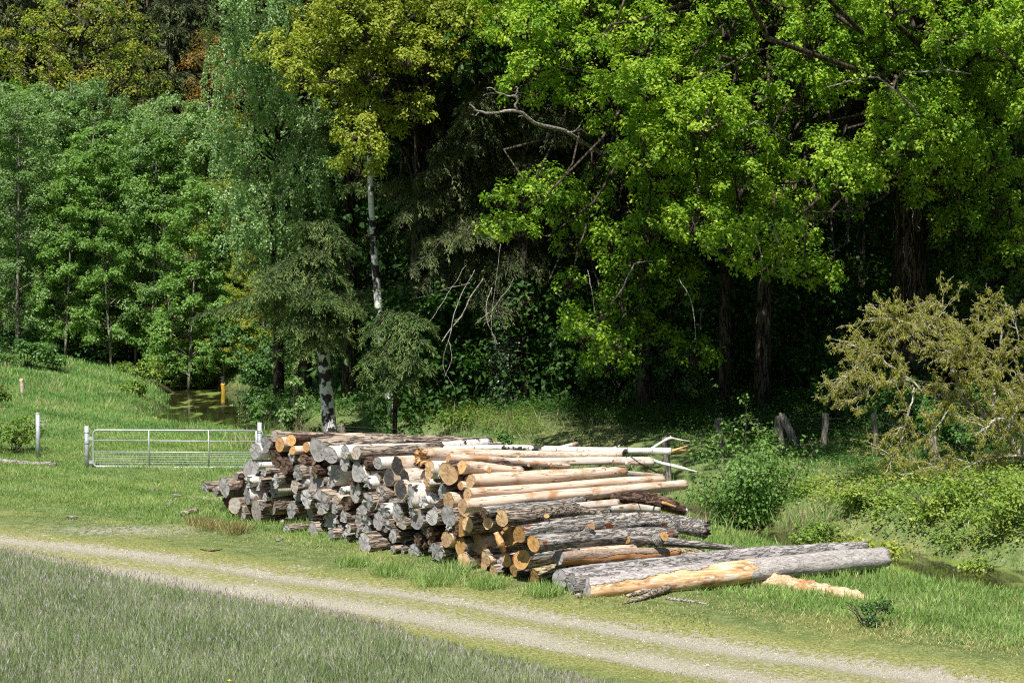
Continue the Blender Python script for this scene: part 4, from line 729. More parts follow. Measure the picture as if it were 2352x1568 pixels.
# left-middle oak, its boughs hang low over the bank
b = groundp(1480, 60.5); rg = np.random.default_rng(9)
ml = region(rg, [(1240,400),(1230,560),(1250,680),(1330,800),(1360,860),(1440,850),(1500,760),(1560,840),(1600,830),(1630,700),(1640,560),(1560,480),(1460,400),(1340,380)], 40, 53.5, 58, .45, .9, .5)
ml += [(b[0], b[1], 14, 3), (b[0] - 3, b[1] - 1, 12.5, 2.4), (b[0] + 3, b[1] + 1, 13, 2.6), (b[0], b[1] - 3, 12.5, 2)]
t3 = tree('low_oak_tree', 'mid green oak with low hanging boughs left of the two straight brown trunks', 'tree', b, ml, L_oak, seed=4, size=.12, den=44, nl=24, tint=(0, .75), r0=.22, cr=.2, zmin=7, squash=.95, flat=.85, upw=.55); rep('low oak', t3)
# olive yellow oak, upper middle
b = groundp(960, 68); rg = np.random.default_rng(10)
yl = region(rg, [(720,-50),(700,60),(640,90),(630,190),(660,230),(730,200),(740,290),(790,380),(830,400),(880,340),(930,290),(960,240),(1010,200),(1030,140),(1060,60),(1080,-50)], 42, 59.5, 63, .45, .95, .55)
yl += region(rg, [(1050,-50),(1040,30),(1120,60),(1240,60),(1240,-50)], 5, 61, 63, .5, .8, .6)
yl += [(b[0] + dx, 63 + dy, z, 2.4) for dx, dy, z in [(-4, 0, 15.5), (0, 0, 17), (-2, 3, 18), (2, 2, 16), (-6, 2, 15)]]
t4 = tree('yellow_oak_tree', 'oak with olive yellow young leaves hanging in front of the dark conifers', 'tree', b, yl, L_yoak, seed=5, size=.125, den=44, nl=26, r0=.3, cr=.24, limb_r=.06, zmin=7, squash=.9, flat=.8, upw=.6); rep('yellow', t4)
for i_, pts in enumerate([[(1010,180,3,62),(940,215,4,61.5),(880,250,3,61)],[(1060,40,3,62),(1120,55,3,62),(1180,30,2,62)],[(700,110,2,61),(760,130,3,61.5),(830,100,4,62)]]): olimb(t4, 'bare_branch', pts, M_olimb, 6, .02, i_)
# ---- weeping birches
def weeping(lab, base, strands_at, seed, r0=.22, trunk_pts=None, n_s=15, leaf=L_birch, dl=(0.5, 1.5), gap=.026, name='weeping_birch'):
    rg = np.random.default_rng(seed); e = empty(name, T(base), lab, 'tree'); wd = Wood(); lb = LB(); TP = spline(trunk_pts, 18) if trunk_pts is not None else trunk_path(base, base + [0, 0, 17], rg, .1, 14)
    wd.tube(TP - base, np.linspace(r0, r0 * .2, len(TP)), 10, True); tmat = M_birchT if trunk_pts is not None else M_trunk
    for (cx, cy_, cz, R) in strands_at:
        c = np.array([cx, cy_, cz]); i_ = int(np.argmin(np.abs(TP[:, 2] - (cz - R)))); wd.limb(TP[i_] - base, c - base, .05, .015, rg, .12, 5, 8, .08)
        px = proj(c)[0]; far_ = px[1] < -60 - R * 60
        if far_: lobe(lb, c, R, int(R * R * 6) + 3, rg, .7, 14, .22, (0, 1), .8); continue
        lobe(lb, c + [0, 0, .1], R, int(20 * R * R), rg, .22, 20, .095, (.25, 1), .8, .8, .6, .75, -.2, .8, .5)
        for _ in range(int(n_s * R * R * 1.8)):
            a = rg.uniform(0, 6.28); rr = R * math.sqrt(rg.uniform()); s0 = c + [rr * math.cos(a), rr * math.sin(a), (1 - (rr / R) ** 2) * R * .55 + rg.normal() * .12]
            o = np.array([math.cos(a), math.sin(a), 0]); Ls = rg.uniform(*dl) * (.55 + .6 * rr / R); m = int(Ls / gap); u = np.linspace(0, 1, m)[:, None]
            P = s0 + o * (.35 * np.sin(u * 1.4)) * Ls * .4 - np.array([0, 0, 1]) * (u ** 1.3) * Ls * .9 + rg.normal(size=(m, 3)) * .045
            N = nrm(o * .9 + rg.normal(size=(m, 3)) * .5 + [0, -.35, .8]); D = nrm(rg.normal(size=(m, 3)) * .6 - [0, 0, .8]); t_ = np.clip(rg.uniform(.1, .9) * .5 + rg.uniform(0, .5, m), 0, 1)
            lb.add(P, D, N, .095 * rg.uniform(.7, 1.2, m), .072, t_)
    lb.build('crown', leaf, e, base); wd.build('trunk', tmat, e, True); return e
rg = np.random.default_rng(12); b = groundp(640, 76)
wl = region(rg, [(530,-60),(500,60),(500,200),(505,420),(520,560),(560,600),(700,560),(760,420),(745,250),(650,240),(640,100),(760,-60)], 70, 67, 74, .45, .85, .62)
wl += [(b[0] + dx, 73, z, 1.8) for dx, z in [(-1, 16), (1, 17.5), (2.5, 15.5), (-2, 18)]]
t5 = weeping('tall weeping birch with glossy green strands beside the pond', b, wl, 21); rep('birch', t5)
rg = np.random.default_rng(13); b = groundp(905, 64.5)
TPb = [at(x, y, 64.5) for x, y in ((905, 960), (882, 820), (866, 660), (858, 560), (850, 400), (848, 180), (850, -80), (860, -250))]
TPb[0] = b + [0, 0, -.1]
t6 = weeping('leaning white stemmed birch rising between the dark spruces', b, [(*at(x, y, 61), R) for x, y, R in [(850, -260, 1.8), (760, -160, 1.2), (930, -170, 1.2)]], 22, .17, TPb, name='white_birch'); 
# ---- conifers
def spruce(lab, base, height, r0, seed, boughs=None, leaf=L_spruce, auto=None, group=None, trunk_pts=None, wood=None, dens=1.0, needle=.15, name='spruce_tree', hang=.55):
    """boughs: list of (trunk point, tip) ; auto=(z0,z1,n,len0,len1) fills whorls"""
    rg = np.random.default_rng(seed); e = empty(name, T(base), lab, 'tree', group); wd = Wood(); lb = LB(); top = base + [0, 0, height]
    TP = spline(trunk_pts, 18) if trunk_pts is not None else trunk_path(base, top, rg, .05, 12); wt = Wood() if wood else wd; wt.tube(TP - base, np.linspace(r0, r0 * .15, len(TP)), 12, True); B = list(boughs or [])
    if auto:
        z0, z1, n, l0, l1 = auto
        for i_ in range(n):
            f = (i_ + rg.uniform(0, 1)) / n; z = z0 + (z1 - z0) * f; a = i_ * 2.4 + rg.normal() * .3; L_ = (l0 + (l1 - l0) * f) * rg.uniform(.7, 1.15); j = int(np.argmin(np.abs(TP[:, 2] - z - base[2])))
            B.append((TP[j], TP[j] + np.array([math.cos(a) * L_, math.sin(a) * L_, -.12 * L_])))
    for s0, s1 in B:
        s0 = np.asarray(s0, float); s1 = np.asarray(s1, float); L_ = np.linalg.norm(s1 - s0); P = wd.limb(s0 - base, s1 - base, .03 + .012 * L_, .008, rg, .10, 5, 9, .05) + base
        px = proj(s1)[0]; far_ = px[1] < -160; dn = dens * (.25 if far_ else 1); nd = needle * (2 if far_ else 1) * (1.0 if dens < .9 else 1.1)
        ax = nrm(s1 - s0); sd = nrm(np.cross(ax, [0, 0, 1])); m = max(4, int(L_ / .105 * dn)); 
        for u in np.sort(rg.uniform(.12, 1, m)):
            p = P[0] + 0; q = u * 8; i_ = min(int(q), 7); p = P[i_] + (P[i_ + 1] - P[i_]) * (q - i_)
            for sg in (-1, 1):
                if u > .97 and sg > 0: continue
                bl = (.2 + .85 * (1 - u) ** .7 * min(1, L_ / 2.2)) * rg.uniform(.35, 1.3); dr = rg.uniform(.3, 1.0) * hang; nn = max(8, int(bl / .013 * dn)); v_ = rg.uniform(0, 1, nn)[:, None]
                dir_ = nrm(sd * sg * .9 + ax * .55); C = p + dir_ * v_ * bl - np.array([0, 0, 1]) * (v_ ** 1.5) * bl * dr * 1.7 + rg.normal(size=(nn, 3)) * [.018, .018, .018]
                D = nrm(dir_ + rg.normal(size=(nn, 3)) * .55 - np.array([0, 0, 1]) * (.2 + v_ * dr)); N = nrm(np.array([0, 0, 1.0]) + rg.normal(size=(nn, 3)) * .4 + sd * sg * .4)
                lb.add(C, D, N, nd * rg.uniform(.6, 1.2, nn), nd * .17, np.clip(rg.uniform(.05, .5) + v_[:, 0] * .35 + rg.uniform(0, .2, nn), 0, 1))
    lb.build('crown', leaf, e, base); wd.build('branches' if wood else 'trunk', M_trunk, e, True)
    if wood: wt.build('trunk', wood, e, True)
    return e
# leaning spruce by the birch with long lit boughs
b = groundp(762, 62); tp = [b, at(745, 840, 62), at(735, 740, 62), at(728, 620, 62), at(731, 560, 62), at(734, 505, 62)]
def bo(x0, y0, x1, y1, dy, Y0=62): return (at(x0, y0, Y0), at(x1, y1, Y0 + dy))
B = [bo(735,540,790,560,-1.2),bo(735,560,690,590,-1.3),bo(732,600,600,650,-1.6),bo(732,620,560,690,-1.2),bo(732,640,640,660,-2),bo(735,660,820,712,-1.4),bo(735,660,700,700,-2.4),bo(735,680,760,700,-2.4),bo(735,700,660,760,-1.8),bo(735,720,780,760,-1.5),bo(735,520,705,545,-1),bo(735,500,760,520,-.9),bo(735,700,720,770,-2),bo(735,690,800,725,-.5),bo(732,600,575,640,-.3),bo(732,640,620,740,.2),bo(735,580,780,620,-.6),bo(735,570,650,610,-.8),bo(735,740,745,800,-1.6),bo(735,720,700,790,-1),bo(732,630,590,672,-2.0),bo(733,520,690,520,-1.1),bo(733,515,770,545,-.9),bo(733,508,738,528,-.7),bo(733,540,745,590,-1.5),bo(733,560,715,600,-1.6),bo(733,600,765,650,-1.7),bo(733,640,690,690,-2.1),bo(735,690,700,735,-1.2)]
t7 = spruce('low spruce with a leaning pale trunk and sunlit drooping boughs', b, 9, .24, 31, B, trunk_pts=tp, wood=M_birchT, hang=.66); rep('spr', t7)
b = groundp(905, 58); tp = [b, at(908, 850, 58), at(905, 760, 58), at(905, 705, 58)]
B = [bo(905,720,985,745,-1,58),bo(905,720,850,770,-1,58),bo(905,750,975,790,-1.2,58),bo(905,800,830,840,-1.2,58),bo(905,820,985,850,-.8,58),bo(905,830,925,880,-1.4,58),bo(905,740,940,720,-.6,58),bo(905,780,880,830,-1.4,58),bo(905,800,960,840,-1.5,58),bo(905,850,890,905,-1,58),bo(905,760,870,742,-.3,58),bo(905,770,930,800,-1.3,58),bo(905,715,880,725,-.5,58),bo(905,830,840,862,-.6,58)]
t8 = spruce('small young spruce standing in front of the white birch trunk', b, 4, .08, 32, B, trunk_pts=tp, dens=1.1, hang=.66)
# grey-olive boughs in the middle
b = groundp(1200, 66); tp = [b, b + [0, 0, 6], b + [-.3, 0, 12], b + [0, 0, 20]]
rg = np.random.default_rng(33); B = []
for (x0, y0, x1, y1) in [(1190,330,1000,360),(1190,350,960,420),(1190,380,880,470),(1190,400,1040,430),(1190,420,900,520),(1190,480,1020,520),(1190,520,940,620),(1190,540,1000,640),(1190,560,1090,620),(1190,300,1080,340),(1190,260,1290,330),(1190,600,1100,700),(1190,340,1120,400),(1190,380,1250,430),(1190,300,980,350),(1190,200,1100,240),(1190,200,1060,280),(1190,140,1060,170),(1190,100,1280,130),(1190,60,1090,90),(1190,20,1000,60),(1190,460,1080,480),(1190,520,1060,560),(1190,230,1330,300),(1190,420,1150,500),(1190,560,960,560),(1190,450,870,430),(1190,560,1160,640),(1190,640,1140,700)]:
    B.append((at(x0, y0 - 20, 66), at(x1, y1, 66 - rg.uniform(1.5, 5)))); B.append((at(x0, y0 - 20, 66), at(x1 + rg.normal() * 40 + 20, y1 + rg.normal() * 25 + 10, 66 - rg.uniform(0, 4))))
t9 = spruce('big grey green conifer with long drooping boughs in mid wood', b, 20, .3, 34, B, leaf=L_grsp, auto=(12, 19, 26, 4.5, 1.2), trunk_pts=tp, hang=.75, name='conifer_tree'); rep('con', t9)
for i_, pts in enumerate([[(1110,640,2.5,62),(1060,720,3.2,61.5),(1015,785,2.5,61)],[(1090,620,2,62),(1050,700,2,61.5),(1030,780,1.6,61),(1020,840,1.2,61),(1045,900,.8,61)],[(1070,610,1.5,62),(1020,690,1.5,61.5),(985,740,.8,61)],[(1180,640,1.5,62),(1140,700,1.5,61.5),(1090,745,.8,61)],[(1150,560,1,60),(1128,740,1,60),(1140,800,.6,60)],[(1030,780,2,61),(1038,820,1.6,61),(1020,870,1,61)],[(1130,660,2,62),(1115,720,2,61.8),(1140,790,1,61.6)],[(940,690,.8,62),(1000,670,1.2,62),(1080,650,1.6,62)]]): olimb(t9, 'dead_branch', pts, M_limb, 7, .02, 70 + i_)
# darker conifers standing behind, and straight brown trunks
k_ = 0
for x, Y_, hgt, r0, lab, lf in [(805,70,21,.3,'dark spruce behind the weeping birch strands',L_spruce),(985,72,22,.32,'tall dark spruce behind the olive yellow oak',L_grsp),(1090,75,23,.3,'dark spruce right of the olive yellow oak',L_spruce),(1330,70,22,.3,'dark conifer behind the bleached dead limb',L_grsp),(1420,74,22,.3,'shadowy conifer behind the low hanging oak boughs',L_spruce),
        (700,74,19,.28,'dark spruce showing left of the sunlit low spruce',L_spruce),(1560,76,22,.28,'shadowy conifer deep behind the oak crown',L_spruce),(1880,72,21,.3,'shadowy conifer between oak trunk and straight trunks',L_grsp)]:
    k_ += 1; b = groundp(x, Y_); spruce(lab, b, hgt, r0, 40 + k_, None, lf, (5.5 if x > 1000 else 2.2, hgt - .5, 58 if x > 1000 else 74, 4.0, .8), needle=.19, dens=.6, name='conifer_tree', group='dark conifers in the wood')
for x, Y_, lab in [(1665, 59.5, 'straight brown conifer trunk, the slimmer of the close pair'), (1752, 58.5, 'thicker straight brown conifer trunk standing behind the leafy sapling')]:
    k_ += 1; b = groundp(x, Y_); spruce(lab, b, 20, .2 if x < 1700 else .26, 40 + k_, None, L_spruce, (8, 19, 30, 2.8, .8), needle=.2, dens=.5, name='conifer_tree', wood=M_trunk)
# slender shaded trunks farther in
for i_, (x, Y_) in enumerate([(1205,64),(1405,66),(1530,68),(1300,70),(1030,68),(960,66),(1980,66),(2230,68)]):
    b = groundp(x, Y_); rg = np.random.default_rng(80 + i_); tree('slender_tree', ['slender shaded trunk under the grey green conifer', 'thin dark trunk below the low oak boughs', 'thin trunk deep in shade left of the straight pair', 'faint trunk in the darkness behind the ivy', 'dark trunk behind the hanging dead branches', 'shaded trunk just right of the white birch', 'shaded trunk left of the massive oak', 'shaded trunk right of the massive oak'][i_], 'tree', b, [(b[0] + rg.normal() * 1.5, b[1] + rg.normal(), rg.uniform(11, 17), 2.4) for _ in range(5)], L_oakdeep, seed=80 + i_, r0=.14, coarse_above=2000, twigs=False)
# ---- young wood on the left
def sapling(seed, leaf, hgt, rad, size=.13, den=15, nl=16, flat=.28, tint=(0, 1), wood=None, squash=.45, z0=1.5, base=None, lab='', r0=.09, name='young_tree', group='young trees along the far meadow edge', cone=.5):
    rg = np.random.default_rng(seed); e = empty(name, T(base), lab, 'tree', group); wd = Wood(); lb = LB(); TP = trunk_path(np.zeros(3), np.array([rg.normal() * .5, rg.normal() * .4, hgt]), rg, .12, 12); wd.tube(TP, np.linspace(r0, .015, 12), 7, True)
    n = int(hgt * 5.8)
    for i_ in range(n):
        f = (i_ + rg.uniform()) / n; z = z0 + (hgt - z0) * f; a = rg.uniform(0, 6.28); w_ = rad * (1 - cone * f ** 2.2) * (.55 + .45 * min(1, (f + .12) * 4)) * math.sqrt(rg.uniform(.25, 1)); j = int(np.argmin(np.abs(TP[:, 2] - z + w_ * .4)))
        c = np.array([TP[j][0] + math.cos(a) * w_, TP[j][1] + math.sin(a) * w_, z]); wd.limb(TP[j], c, .022, .006, rg, .04, 4, 4, .08)
        lobe(lb, c, rg.uniform(.35, .85), int(den), rg, .24, nl, size, tint, flat, squash * rg.uniform(.8, 1.9), .1, .75, -1, .75, .25)
    lb.build('crown', leaf, e); wd.build('trunk', wood or M_ptrunk, e, True); return e
vars_ = {}
def young(key, base, lab, rz, sc_, group='young trees along the far meadow edge'):
    leaf, hgt, rad, size, nl, flat, tint, wood = KINDS_[key[0]]
    if key not in vars_:
        o = sapling(500 + len(vars_), leaf, hgt, rad, size, 14, nl, flat, tint, wood, base=base, lab=lab); vars_[key] = o
    else:
        s_ = vars_[key]; o = s_.copy(); COL.objects.link(o)
        for ch in s_.children:
            c = ch.copy(); COL.objects.link(c); c.parent = o
        o['label'] = lab
    o['group'] = group; o.location = base; o.rotation_euler = (.05 * math.sin(rz * 3), .05 * math.cos(rz * 5), rz); o.scale = (sc_ * (1 + .12 * math.sin(rz * 7)), sc_ * (1 + .12 * math.sin(rz * 7)), sc_); return o
KINDS_ = {'m': (L_maple, 12.0, 1.9, .14, 24, .75, (0, 1), M_ptrunk), 'p': (L_pale, 12.5, 1.8, .10, 22, .7, (0, .8), M_ptrunk), 'y': (L_bronze, 10.5, 1.9, .13, 16, .6, (0, 1), M_ptrunk), 'w': (L_pale, 12.0, 1.8, .12, 22, .8, (.3, 1), M_ptrunk)}
YT = [(-30,93,'p',1,'pale leaved young tree at the very edge of the meadow wood'),(40,92,'p',.97,'grey green young tree behind the lone stone post'),(95,95,'w',.96,'rounded bright young tree left of the slender maples'),(150,92,'m',.78,'lower bright maple second from the meadow corner'),
 (205,94,'m',.95,'young maple with layered leaves right of the pale trees'),(255,91.5,'m',.86,'young maple whose white trunk shows at the meadow edge'),(310,94,'m',.98,'young maple directly right of the white trunked one'),(350,93,'p',.99,'thin pale young tree between maples'),
 (400,92,'m',.97,'tall layered maple left of the crooked white stem'),(432,90,'m',.80,'low maple with a crooked white stem over the pond bank'),(478,93,'y',.92,'yellowish bronze young tree beside the weeping birch'),(515,90,'m',.55,'small bright maple low beside the pond'),
 (10,99,'m',1.08,'tall maple behind the pale leaved pair'),(120,100,'m',1.05,'taller maple behind the rounded bright tree'),(180,101,'p',1.12,'pale top showing below the bronze oak'),(240,99,'p',1.1,'fine leaved pale tree behind the layered maples'),(300,101,'w',1.12,'silvery tree top in the middle of the young wood'),
 (360,100,'w',1.19,'tallest silvery young tree reaching up to the conifers'),(420,99,'w',1.12,'silvery young tree right of the tallest one'),(470,101,'y',1.18,'bronze tinged tree behind the yellowish one'),(520,99,'y',1.15,'bronze tree half hidden by the weeping birch'),(70,100,'w',1.1,'blue green tree in the second row on the meadow side'),
 (560,97,'m',.9,'maple seen through the weeping birch strands'),(610,95,'m',.8,'maple in the gap under the weeping birch'),(660,97,'w',.95,'dim tree behind the low spruce'),(-60,99,'w',1.1,'tree just entering the view behind the pale ones'),(560,88,'y',.55,'low yellow green tree above the gauge post'),(600,84,'y',.5,'low shaded yellow green tree right of the gauge post')]
for i_, (x, Y_, kd, sc_, lab) in enumerate(YT): young((kd, i_ % 3 if kd in 'mw' else i_ % 2), groundp(x, Y_), lab, i_ * 2.1, sc_)
# thin bare stems at the foot of the young wood
m = None
for i_, x in enumerate([25, 62, 84, 130, 165, 190, 225, 285, 332, 375, 455, 340]):
    b = groundp(x, 96 + (i_ * 7 % 5)); m = Wood(); rg = np.random.default_rng(i_); m.limb([0, 0, 0], [rg.normal() * .4, 0, 5], .06, .03, rg, 0, 6, 8, .05)
    for _ in range(5): z = rg.uniform(1, 4); m.limb([0, 0, z], [rg.normal() * .7, rg.normal() * .4, z + .9], .015, .005, rg, 0, 4, 4)
    lb = LB(); lobe(lb, np.array([0, 0, 5.0]), 1.3, 30, rg, .3, 14, .15, (0, 1), .4); o = empty('understorey_tree', T(b), None, 'tree', 'thin dark stems under the young wood'); o['label'] = 'thin dark stem in the shade under the young trees'; m.build('trunk', M_trunk, o, True); lb.build('crown', L_maple, o)
# ---- trees on the hill behind
def hilltree(x, y, Y_, R, leaf, lab, seed, n=34, size=.17, name='hill_tree', den=10, nl=26, tint=(0, 1), top=True, squash=.8, dx=None, poly=None):
    b = groundp(x, Y_); rg = np.random.default_rng(seed); L_ = []
    poly = poly or [(x + math.cos(a) * R * FD / Y_, y + math.sin(a) * R * FD / Y_ * .85) for a in np.linspace(0, 6.28, 12)]
    L_ = region(rg, poly, n, Y_ - 3.5, Y_ + 1, R * .20, R * .30, .5)
    return tree(name, lab, 'tree', b, L_, leaf, seed=seed, size=size, den=den, nl=nl, r0=.35, tint=tint, cr=.5, squash=squash, twigs=False)
hilltree(190, 130, 118, 5, L_bronze, 'broad bronze and green oak rising above the young wood', 60, 60, poly=[(10,140),(40,40),(150,-20),(250,0),(330,70),(350,180),(320,260),(240,300),(90,290),(20,210)], size=.16, den=11, nl=26)
hilltree(480, 180, 112, 3, L_rust, 'rusty orange leaved tree beside the weeping birch', 61, 26, poly=[(440,110),(500,80),(540,150),(540,300),(480,300),(430,220)], size=.15, den=14)
hilltree(470, 520, 104, 3, L_rust, 'orange tinged tree low beside the birch strands', 62, 14, poly=[(440,420),(500,400),(520,520),(480,570),(430,540)], size=.14, den=12)
hilltree(120, -30, 124, 4, L_oak, 'bright green tree top above the bronze oak', 63, 10, poly=[(160,0),(280,0),(300,-60),(150,-60)], size=.15)
k_ = 0
for x, Y_, hgt, lab in [(20,128,18,'dark conifer at the upper corner behind the bronze oak'),(95,132,17,'dark conifer top just left of the bronze oak'),(300,126,15,'grey conifer directly right of the bronze oak top'),(345,128,16,'grey drooping conifer between bronze oak and birch'),(395,125,16,'shaggy grey conifer above the tallest silvery tree'),(440,127,17,'shaggy grey conifer beside the rusty tree'),(480,130,18,'dark conifer behind the rusty tree'),(-40,126,17,'dark conifer at the edge of the hill'),(540,128,18,'dark conifer hidden behind the weeping birch top'),(180,138,20,'dark conifer topping the bronze oak'),(245,136,20,'dark conifer on the hill crest'),(420,138,22,'tall dark conifer higher up the hill'),(330,140,22,'dark conifer high behind the grey ones')]:
    k_ += 1; b = groundp(x, Y_); spruce(lab, b, hgt, .3, 140 + k_, None, L_grsp, (2, hgt, 62, 4.2, .8), needle=.34, dens=.42, name='hill_conifer', group='conifers on the hill', hang=.9)
print('stage3 done')
# ================================================================ WOOD MASS, UNDERGROWTH, GRASS
def mass(name, lab, pts_n, xr, yr, zr, leaf, size, seed, hug=True, rad=.9, nl=16, flat=.7, tint=(0, .6), filt=None, lift=None):
    rg = np.random.default_rng(seed); x = rg.uniform(*xr, pts_n); y = rg.uniform(*yr, pts_n)
    if filt is not None: k = filt(x, y); x, y = x[k], y[k]
    z = (lift(x, y) if lift else H(x, y)) + rg.uniform(0, 1, len(x)) ** 1.0 * (zr[1] - zr[0]) + zr[0]; C = np.stack([x, y, z], 1); lb = LB(); O = nrm(rg.normal(size=C.shape) + [0, -.5, .5])
    clumps(lb, C, O, rad * rg.uniform(.6, 1.3, len(C)), nl, size, rg, flat, .7, .5, tint); o = lb.build(name, leaf); tag(o, lab, None, None, 'stuff'); return o
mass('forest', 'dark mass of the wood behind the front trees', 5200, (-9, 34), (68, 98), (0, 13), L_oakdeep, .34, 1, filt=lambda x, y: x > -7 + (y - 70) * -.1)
mass('forest', 'unseen leaf roof added over the wood to shade it', 3600, (-12, 34), (63, 104), (0, 6), L_oakdeep, .75, 2, rad=1.3, nl=14, filt=lambda x, y: x > -5 - (y - 63) * .12, lift=lambda x, y: 7.6 + .135 * y)  # canopy out of view, put in to keep sun off the slope behind
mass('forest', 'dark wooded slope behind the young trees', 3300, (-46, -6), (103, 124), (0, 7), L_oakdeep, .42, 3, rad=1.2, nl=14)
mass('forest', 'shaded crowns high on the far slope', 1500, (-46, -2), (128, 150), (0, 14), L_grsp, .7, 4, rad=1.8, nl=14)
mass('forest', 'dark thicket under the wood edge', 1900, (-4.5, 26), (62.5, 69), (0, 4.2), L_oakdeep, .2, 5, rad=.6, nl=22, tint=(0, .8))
mass('undergrowth', 'dim brush at the foot of the young wood', 900, (-30, -9), (92, 101), (0, 1.2), L_shrub, .18, 6, rad=.45, nl=18, flat=.6, filt=lambda x, y: pdist(x, y, STREAM) < -3)
# ---- ground plants scattered by place
def scatter(n, xr, yr, rg, fn):
    x = rg.uniform(*xr, n); y = rg.uniform(*yr, n); k = rg.uniform(0, 1, n) < fn(x, y); x, y = x[k], y[k]; return np.stack([x, y, H(x, y)], 1)
def inframe(P, m=120):
    q = proj(P); return (q[:, 0] > -m) & (q[:, 0] < 2352 + m) & (q[:, 1] < 1568 + m * 1.5)
def blades(lb, P, h, w, lean, rg, tint, kk=1, clump=.05):
    P = np.repeat(P, kk, 0) + rg.normal(size=(len(P) * kk, 3)) * [clump, clump, 0]; n = len(P); h = np.repeat(np.broadcast_to(h, n // kk), kk) * rg.uniform(.55, 1.15, n)
    D = nrm(np.c_[rg.normal(size=(n, 2)) * lean, np.ones(n)]); a = rg.uniform(0, 6.28, n); N = np.c_[np.cos(a), np.sin(a), np.full(n, .35)]
    P = P.copy(); P[:, 2] -= .01; lb.add(P, D, N, h, np.broadcast_to(w, n) * rg.uniform(.7, 1.3, n), np.clip(tint + rg.normal(size=n) * .3, 0, 1) if np.isscalar(tint) else np.clip(np.repeat(tint, kk) + rg.normal(size=n) * .18, 0, 1))
rg = np.random.default_rng(100)
dens_h = lambda x, y: 0.5 + 0.5 * wob(x, y, 0.8, 1.7)
def fmead(x, y):
    tr_ = np.abs(pdist(x, y, TRACK)); ru = np.exp(-((tr_ - .76) / .30) ** 2); e = pdist(x, y, EDGE); d = -pdist(x, y, STREAM)
    pb = 1 - np.exp(-(((x - bp[0]) / 2.6) ** 2 + ((y - bp[1]) / 1.1) ** 2)) * .8
    return np.clip((1 - ru * 1.05) * (.45 + .55 * sm(.9, 2.6, tr_)) * (1 - .6 * (1 - sm(.5, 1.0, tr_))) * pb, 0, 1) * (e > -.3) * (d > 1.25 + .75 * sm(4, 8, x)) * inframe(np.stack([x, y, y * 0], 1))
P = scatter(230000, (-17, 15), (23, 60), rg, fmead); trk = np.abs(pdist(P[:, 0], P[:, 1], TRACK)); wild = sm(2.2, 5.0, trk)
dpile = np.abs(P[:, 0] * .8 + P[:, 1] * .6 - 20.2); near_pile = np.exp(-(dpile / 1.1) ** 2) * (P[:, 0] < 3)
rightm = sm(2, 5, P[:, 0]) * sm(1.8, 3.5, trk)
h_ = .035 + .035 * wild + .05 * dens_h(P[:, 0], P[:, 1]) * wild + .10 * near_pile * dens_h(P[:, 0] * 2, P[:, 1] * 2) + .12 * rightm + .05 * sm(50, 54, P[:, 1])
yel = np.clip(1 - wild + .25 * wob(P[:, 0], P[:, 1], 1.1, 4), 0, 1); isy = rg.uniform(0, 1, len(P)) < yel
lbg, lby = LB(), LB(); blades(lbg, P[~isy], h_[~isy], .013, .45, rg, .35 + .3 * wob(P[~isy, 0], P[~isy, 1], 1.7, 2) + .1, 2, .03); blades(lby, P[isy], h_[isy] * .75, .013, .6, rg, .5, 2, .03)
tag(lbg.build('meadow_grass', L_grass), 'short green grass of the meadow around the pile', None, None, 'stuff'); tag(lby.build('turf_grass', L_turf), 'yellowish worn turf along the sandy track', None, None, 'stuff')
P = scatter(120000, (-14, 8), (19, 40), rg, lambda x, y: ((pdist(x, y, EDGE) < 0.15) * inframe(np.stack([x, y, y * 0], 1), 200)).astype(float)); ed = -pdist(P[:, 0], P[:, 1], EDGE)
print('tall', len(P)); hh_ = (.16 + .30 * sm(0, 1.2, ed)) * (.8 + .3 * dens_h(P[:, 0] * 1.5, P[:, 1] * 1.5)) * np.where(P[:, 0] > -1.5, .75, 1)
lbt = LB(); blades(lbt, P, hh_, .0085, .26, rg, .5 + .25 * wob(P[:, 0], P[:, 1], 1.3), 3, .05); tag(lbt.build('tall_grass', L_tall), 'tall seeding grass at the bottom corner', None, None, 'stuff')
k = (rg.uniform(0, 1, len(P)) < .55 + .25 * wob(P[:, 0], P[:, 1], .9, 3)) & (ed > .15); Q = P[k].copy(); n = len(Q); Q[:, 2] += hh_[k] * rg.uniform(.72, 1.12, n); lbs = LB(); D = np.c_[rg.normal(size=(n, 2)) * .3, np.ones(n)]; a = rg.uniform(0, 6.28, n)
lbs.add(Q, D, np.c_[np.cos(a), np.sin(a), np.full(n, .3)], rg.uniform(.06, .13, n), .0095, rg.uniform(0, 1, n)); tag(lbs.build('grass_seedheads', L_seed), 'purple grey seed heads over the tall grass', None, None, 'stuff')
# far meadow and the stream banks
P = scatter(60000, (-28, -6), (60, 95), rg, lambda x, y: ((-pdist(x, y, STREAM) > 1.5) * (.6 + .4 * dens_h(x, y)))); lbf = LB(); hf = .10 + .22 * sm(70, 80, P[:, 1]) * dens_h(P[:, 0] * .7, P[:, 1] * .7) + .05
blades(lbf, P, hf, .028, .3, rg, .45 + .35 * wob(P[:, 0], P[:, 1], .7, 2), 2, .08); tag(lbf.build('far_grass', L_bankg), 'lush grass beyond the gate up to the young wood', None, None, 'stuff')
P = scatter(115000, (-14, 16), (30, 90), rg, lambda x, y: ((pdist(x, y, STREAM) > 1.3 + .6 * sm(4, 8, x)) * (pdist(x, y, STREAM) < 11) * (1 - .6 * sm(5, 9, pdist(x, y, STREAM))) * inframe(np.stack([x, y, y * 0], 1)) * (1 - .75 * sm(48, 52, y) * sm(-1, 1, x)))); dd = pdist(P[:, 0], P[:, 1], STREAM)
